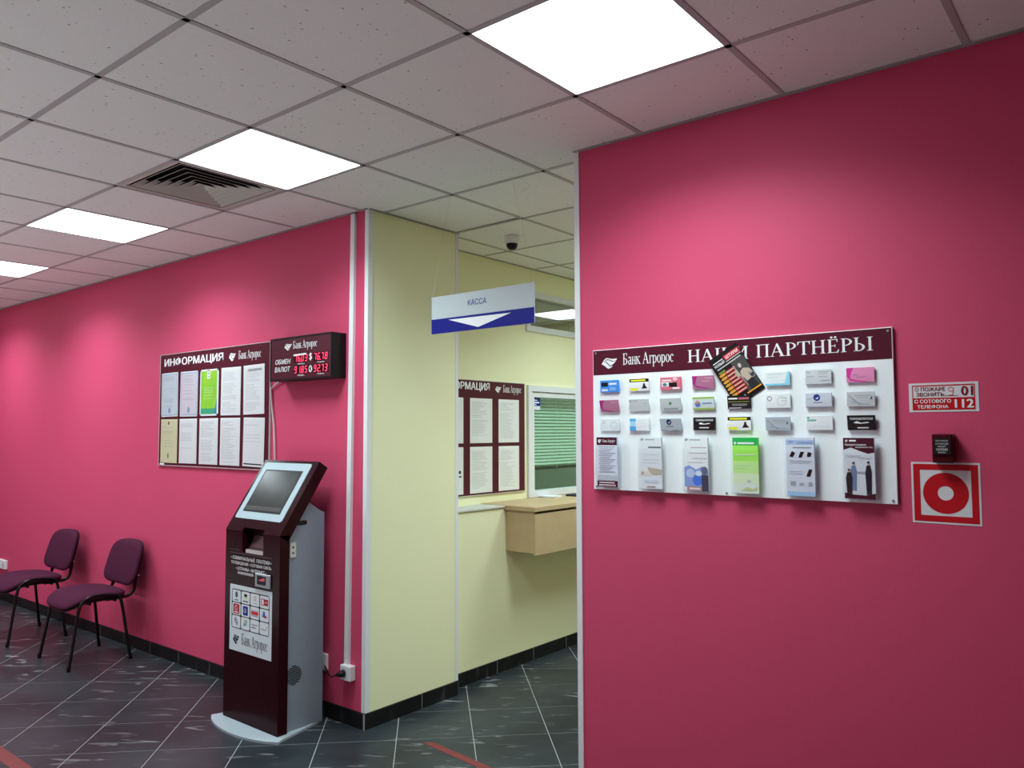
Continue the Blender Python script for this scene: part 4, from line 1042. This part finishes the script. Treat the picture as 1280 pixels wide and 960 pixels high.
LEAN = {(0, 3): 9, (1, 0): 14, (1, 1): 13, (1, 2): 13, (1, 3): 10, (2, 2): 13, (2, 3): 0, (1, 7): 9, (2, 5): 12, (2, 7): 8, (1, 6): 6, (2, 0): 5, (0, 0): 6, (1, 4): 6}
def br(c, k=1.35): return tuple(min(.95, v * k) for v in c) if sum(c) > .3 else c
def marks_on(o, specs, w_, h_, y):
    for k, (col, sh) in enumerate(specs):
        q = Print(y - .0001 * (k + 1))
        if sh[0] == 'r': q.rect(sh[1] * w_, sh[2] * h_, sh[3] * w_, sh[4] * h_)
        elif sh[0] == 'e': q.ell(sh[1] * w_, sh[2] * h_, sh[3] * w_, sh[4] * h_)
        elif sh[0] == 'o': q.ring(sh[1] * w_, sh[2] * h_, sh[3] * w_, sh[4] * w_)
        elif sh[0] == 'p': q.polys([[(u * w_, v * h_) for u, v in sh[1]]])
        elif sh[0] == 't': q.sans(sh[1], sh[2] * w_, sh[3] * h_, sh[4] * w_, sh[5] * h_, .02)
        elif sh[0] == 'l': q.logo(sh[1] * w_, sh[2] * h_, (sh[3] - sh[1]) * w_, (sh[4] - sh[2]) * h_)
        elif sh[0] == 's': q.serif(sh[1], sh[2] * w_, sh[3] * h_, sh[4] * w_, sh[5] * h_)
        obj('print', q, flat(br(col), .45), o)
for (r_, c_), (bg, what, sp_) in CARDS.items():
    x, z = CX[c_], RZ[r_]
    hp_ = obj('card_pocket', chm2 if (r_, c_) in ((1, 4), (0, 5)) else chm, None, pb, (x, -.012, z - .002))
    th = .006 + .004 * random.random()
    o = obj('business_card', MB().box(-.0, .09, -th, 0, 0, .05), flat(br(bg), .4), None, (PB[0] + x - .045, PB[1] - .0145, PB[2] + z))
    o.rotation_euler = (math.radians(LEAN.get((r_, c_), 3)), 0, 0)
    tag(o, '%s, %s in %s row of cards' % (what, ordn[c_], rown[r_]), 'business card', 'business cards on the partner board')
    marks_on(o, sp_, .09, .05, -th)
# leaflets
LXS = [(.032, .100), (.240, .098), (.437, .100), (.638, .098), (.839, .100), (1.038, .100)]
WH = (.66, .72, .76); LIL = (.58, .62, .70)
DKB = (.075, .010, .024)
suit = lambda cx, h, col: [(col, ('p', [(cx - .085, .16), (cx + .075, .16), (cx + .10, .48), (cx + .06, .58), (cx - .06, .58), (cx - .11, .46)])), (col, ('p', [(cx - .085, .02 + .08), (cx - .01, .10), (cx + .01, .30), (cx - .07, .30)])), (col, ('p', [(cx + .01, .10), (cx + .075, .10), (cx + .07, .30), (cx - .01, .30)])), ((.42, .30, .24), ('e', cx, .615, .045, .032)), ((.05, .03, .03), ('e', cx, .632, .045, .018))]
def shift(sp_, dz, k=1.0):
    out = []
    for col, s_ in sp_:
        if s_[0] == 'p': out.append((col, ('p', [(u, (v - .35) * k + .35 + dz) for u, v in s_[1]])))
        else: out.append((col, ('e', s_[1], (s_[2] - .35) * k + .35 + dz, s_[3], s_[4] * k)))
    return out
LEAF = [
 ('white leaflet with burgundy header and footer, first in the leaflet row', LIL, [(DKB, ('r', 0, .84, 1, 1)), ((.8, .8, .8), ('l', .06, .88, .24, .96)), ((.8, .8, .8), ('s', 'Банк Агророс', .3, .90, .92, .96)), (DKB, ('r', 0, 0, 1, .12)), ((.6, .5, .52), ('r', .1, .07, .85, .095)), ((.6, .5, .52), ('r', .08, .02, .9, .045)), ((.42, .46, .50), ('r', .02, .13, .98, .24))]
   + lines((.36, .36, .42), *[(.1 + .05 * (k % 2), .80 - .042 * k, .9 - .12 * (k % 3), .815 - .042 * k) for k in range(13)])),
 ('white leaflet with a beige photo near its foot, second in the leaflet row', (.60, .64, .66), [((.20, .22, .26), ('l', .04, .93, .2, .98)), (GRY, ('r', .25, .945, .7, .965)), ((.12, .13, .15), ('r', .4, .79, .98, .82))] + lines((.45, .48, .5), (.15, .66, .85, .67), (.15, .56, .9, .57), (.15, .50, .8, .51)) + [((.42, .36, .28), ('p', [(.35, .42), (1, .38), (1, .28), (.6, .27), (.4, .33)])), ((.62, .58, .5), ('r', 0, .26, .45, .34)), ((.3, .28, .26), ('e', .12, .3, .06, .03)), ((.45, .55, .62), ('r', .2, .12, .45, .17)), ((.5, .55, .6), ('r', .5, .12, .85, .18)), ((.35, .2, .2), ('r', .3, .03, .7, .05))]),
 ('white leaflet with blue violet photo, third in the leaflet row', WH, [((.20, .22, .26), ('l', .04, .93, .2, .98)), (GRY, ('r', .25, .945, .7, .965))] + lines((.4, .38, .4), (.3, .80, .95, .82), (.2, .70, .95, .715), (.35, .60, .95, .615), (.15, .53, .8, .54)) + [((.20, .30, .58), ('p', [(0, .08), (1, .08), (1, .36), (.75, .46), (.5, .40), (.2, .48), (0, .44)])), ((.05, .16, .6), ('e', .55, .20, .2, .1)), ((.42, .5, .68), ('e', .25, .33, .18, .08)), ((.55, .65, .8), ('e', .6, .33, .14, .05)), ((.06, .06, .1), ('r', .72, .0, 1, .3)), ((.10, .12, .2), ('e', .85, .38, .14, .08)), ((.35, .24, .24), ('r', .1, 0, .72, .09)), ((.7, .6, .6), ('r', .2, .03, .65, .06))]),
 ('bright green leaflet, fourth in the leaflet row', (.30, .72, .10), [((.02, .38, .08), ('r', 0, .86, 1, 1)), ((.75, .82, .78), ('e', .1, .9, .05, .025)), ((.7, .8, .72), ('r', .2, .885, .85, .915)), ((.45, .76, .25), ('r', 0, .36, 1, .58)), ((.58, .76, .45), ('r', 0, .18, 1, .36)), ((.60, .68, .60), ('r', 0, 0, 1, .18)), ((.6, .78, .5), ('r', .1, .68, .85, .70)), ((.40, .5, .45), ('e', .62, .22, .08, .03)), ((.45, .52, .25), ('p', [(.3, .05), (.55, .12), (.75, .08), (.95, .13), (.95, .06), (.6, .03)]))] + lines((.5, .7, .4), (.1, .50, .7, .515), (.1, .45, .6, .46))),
 ('white leaflet showing small dark card terminals, fifth in the leaflet row', (.56, .60, .68), [((.34, .44, .62), ('r', .0, .88, 1, .96)), ((.04, .12, .4), ('t', 'ОНЛАЙН КАССЫ', .4, .90, .95, .935)), ((.2, .3, .5), ('l', .08, .9, .3, .95)), ((.2, .22, .26), ('r', .25, .82, .9, .84)), (BLK, ('p', [(.12, .68), (.24, .66), (.34, .74), (.22, .77)])), (BLK, ('p', [(.44, .66), (.56, .66), (.66, .76), (.52, .76)])), (BLK, ('p', [(.74, .68), (.86, .67), (.92, .74), (.78, .76)])), (BLK, ('p', [(.70, .34), (.84, .34), (.92, .46), (.80, .46)])), ((.30, .5, .8), ('r', 0, 0, 1, .075)), ((.3, .32, .36), ('r', .14, .18, .32, .25)), ((.3, .32, .36), ('p', [(.78, .17), (.92, .2), (.86, .26), (.76, .22)])), ((.35, .38, .42), ('r', .45, .19, .6, .23))] + lines((.42, .45, .5), (.12, .60, .9, .61), (.12, .57, .85, .58), (.12, .42, .6, .43), (.12, .38, .55, .39))),
 ('leaflet with burgundy wave top and figures in dark suits, sixth in the leaflet row', (.58, .62, .66), [(DKB, ('p', [(0, 1), (0, .80), (.25, .84), (.55, .78), (.8, .74), (1, .76), (1, 1)])), ((.8, .8, .8), ('l', .06, .93, .16, .97)), ((.7, .7, .7), ('r', .2, .94, .42, .965)), ((.85, .85, .85), ('t', 'Кредитование', .06, .865, .75, .905)), ((.8, .8, .8), ('t', 'юридических лиц', .40, .83, .95, .855)), (DKB, ('p', [(0, 0), (1, 0), (1, .10), (.7, .06), (.3, .07), (0, .10)]))] + shift(suit(.32, 1, (.14, .20, .34)), .0, .85) + shift(suit(.80, 1, (.02, .02, .03)), -.03, 1.0) + shift(suit(.17, 1, (.02, .02, .02)), -.10, .8) + [((.3, .34, .42), ('r', .42, .43, .70, .45))] + lines((.35, .36, .4), (.1, .70, .55, .71), (.5, .67, .9, .68))),
]
for (x, w_), (lab, bg, sp_) in zip(LXS, LEAF):
    obj('leaflet_pocket', lhm, None, pb, (x + w_ / 2, -.012, .011))
    o = obj('leaflet', MB().box(0, w_, -.012, 0, 0, .207), flat(br(bg), .35), None, (PB[0] + x, PB[1] - .0215, PB[2] + .0145))
    o.rotation_euler = (math.radians(1.5), 0, 0)
    tag(o, lab, 'leaflet', 'leaflets on the partner board')
    marks_on(o, sp_, w_, .207, -.012)
# tilted flyer tucked behind the black card
fa = math.radians(31)
fw_, fh_ = .131, .205
fo = obj('tilted_flyer', MB().box(0, fw_, -.0012, 0, 0, fh_), flat((.016, .016, .016), .3), None, (PB[0] + .648, PB[1] - .0142, PB[2] + .338))
fo.rotation_euler = (math.radians(5), -fa, 0)
tag(fo, 'black tilted flyer with red price list and a fighter picture over the header', 'flyer')
fsp = [((.8, .8, .8), ('t', 'НОВЫЙ', .08, .80, .42, .87)), ((.50, .04, .06), ('r', .46, .82, .98, .92)), ((.85, .85, .85), ('t', 'ШТУРМ', .51, .84, .93, .90)), ((.75, .75, .75), ('r', .08, .88, .42, .895)), ((.75, .75, .75), ('r', .46, .795, .98, .805)), ((.4, .4, .38), ('r', .1, .74, .92, .765)), ((.14, .20, .04), ('r', .08, .66, .3, .70)), ((.08, .08, .075), ('p', [(.55, .74), (.98, .74), (.98, .10), (.55, .10)]))]
for k in range(7):
    z = .60 - .072 * k
    fsp += [((.42, .05, .05), ('r', .24, z, .60, z + .055)), ((.58, .28, .04), ('p', [(.05, z + .012), (.05, z + .042), (.12, z + .055), (.24, z + .05), (.24, z + .004), (.12, z)])), ((.62, .5, .42), ('r', .28, z + .018, .56, z + .034))]
fsp += [((.45, .36, .28), ('p', [(.66, .50), (.78, .53), (.93, .47), (.97, .38), (.9, .36), (.84, .42), (.86, .30), (.70, .27), (.66, .36), (.62, .42)])), ((.5, .42, .36), ('e', .74, .60, .05, .045)), ((.03, .03, .03), ('p', [(.68, .28), (.88, .30), (.92, .10), (.66, .10)])), ((.35, .35, .35), ('p', [(.55, .66), (.58, .66), (.66, .2), (.64, .2)])), ((.3, .32, .34), ('o', .92, .34, .09, .02)), ((.4, .36, .25), ('p', [(.48, .50), (.60, .58), (.62, .44), (.52, .42)])), ((.80, .32, .03), ('r', .50, .08, .98, .105)), ((.5, .5, .45), ('r', .06, .08, .42, .10)), ((.4, .4, .4), ('r', .1, .04, .4, .055))]
marks_on(fo, fsp, fw_, fh_, -.0012)

# ------------------------------------------------------------------ fire signs and call point
FR = srgb(190, 22, 34)
fs = thing('fire_phone_sign', 'red and white fire phone number sign at the top right', 'sign', (-.628, YW, 1.659))
obj('plate', MB().box(0, .202, -.0012, 0, 0, .095), flat((.70, .70, .72), .4), fs)
pm = Print(-.0016)
pm.rect(.010, .084, .192, .088); pm.rect(.010, .006, .192, .046); pm.rect(.010, .046, .013, .084); pm.rect(.189, .046, .192, .084)
obj('red_field', pm, flat(FR, .4), fs)
pm = Print(-.0020); pm.sans('О ПОЖАРЕ', .018, .068, .108, .081, .02).sans('ЗВОНИТЬ', .022, .051, .104, .064, .02).sans('01', .153, .051, .187, .082, .03); pm.rect(.104, .051, .145, .0525)
obj('red_lettering', pm, flat(srgb(130, 25, 45), .4), fs)
pm = Print(-.0020); pm.sans('С СОТОВОГО', .016, .029, .124, .041, .03).sans('ТЕЛЕФОНА', .024, .011, .116, .023, .03).sans('112', .134, .012, .188, .040, .035)
obj('white_lettering', pm, LETTER, fs)
pm = Print(-.0021); pm.ring(.124, .073, .0085, .0018, 0, 360, 16, .0075); pm.polys([[(.131, .075), (.133, .075), (.130, .053), (.128, .053)], [(.118, .053), (.130, .053), (.130, .055), (.118, .055)]])
obj('handwritten_digit', pm, flat((.62, .12, .10), .5), fs)
cp = thing('fire_call_point', 'small dark red fire alarm call point box between two signs', 'alarm', (-.556, YW, 1.495))
CPR = flat((.060, .006, .010), .22, name='dark_red_plastic')
obj('body', MB().bbox(0, .060, -.046, 0, 0, .092, .003, 2), CPR, cp)
obj('cover', MB().bbox(.002, .058, -.052, -.046, .024, .090, .002), CPR, cp)
obj('label_plate', MB().box(.007, .053, -.0528, -.052, .028, .079), flat((.012, .012, .014), .35), cp)
pm = Print(-.0534); pm.sans('ПРИ ПОЖАРЕ', .012, .068, .048, .073, .02).sans('ОТКРОЙ', .012, .058, .048, .065, .02).sans('КРЫШКУ', .018, .050, .042, .055, .02).sans('НАЖМИ', .014, .039, .046, .047, .02).sans('КНОПКУ', .018, .031, .042, .036, .02)
obj('lettering', pm, flat((.6, .6, .6), .5), cp)
ra = thing('fire_alarm_sign', 'square red sign with a white disc ringed in red', 'sign', (-.629, YW, 1.297))
obj('plate', MB().box(0, .199, -.0012, 0, 0, .198), flat((.70, .70, .72), .4), ra)
pm = Print(-.0016)
a, b, c_ = .006, .193, .026
pm.rect(a, a, b, c_); pm.rect(a, b - .020, b, b - .001); pm.rect(a, c_, c_, b - .020); pm.rect(b - .020, c_, b, b - .020)
obj('red_border', pm, flat(FR, .4), ra)
pm = Print(-.0016); pm.ring(.0995, .099, .066, .043, 0, 360, 48); obj('red_ring', pm, flat(FR, .4), ra)

# ------------------------------------------------------------------ red floor tape
TAPE = flat((.17, .032, .032), .5, name='red_tape', var=.25, scale=25)
o = obj('floor_tape', MB().prism([(-2.985, 2.935), (-2.945, 2.975), (-2.0, 2.875), (-2.0, 2.825)], 'z', 0, .0009), TAPE); tag(o, 'worn red tape strip on the dark floor at the corridor mouth', 'tape', 'red floor tape')
o = obj('floor_tape', MB().box(-6.0, -3.0, 1.485, 1.555, 0, .0009), TAPE); tag(o, 'worn red tape strip on the dark floor at the lower left corner', 'tape', 'red floor tape')
bpy.context.view_layer.update()
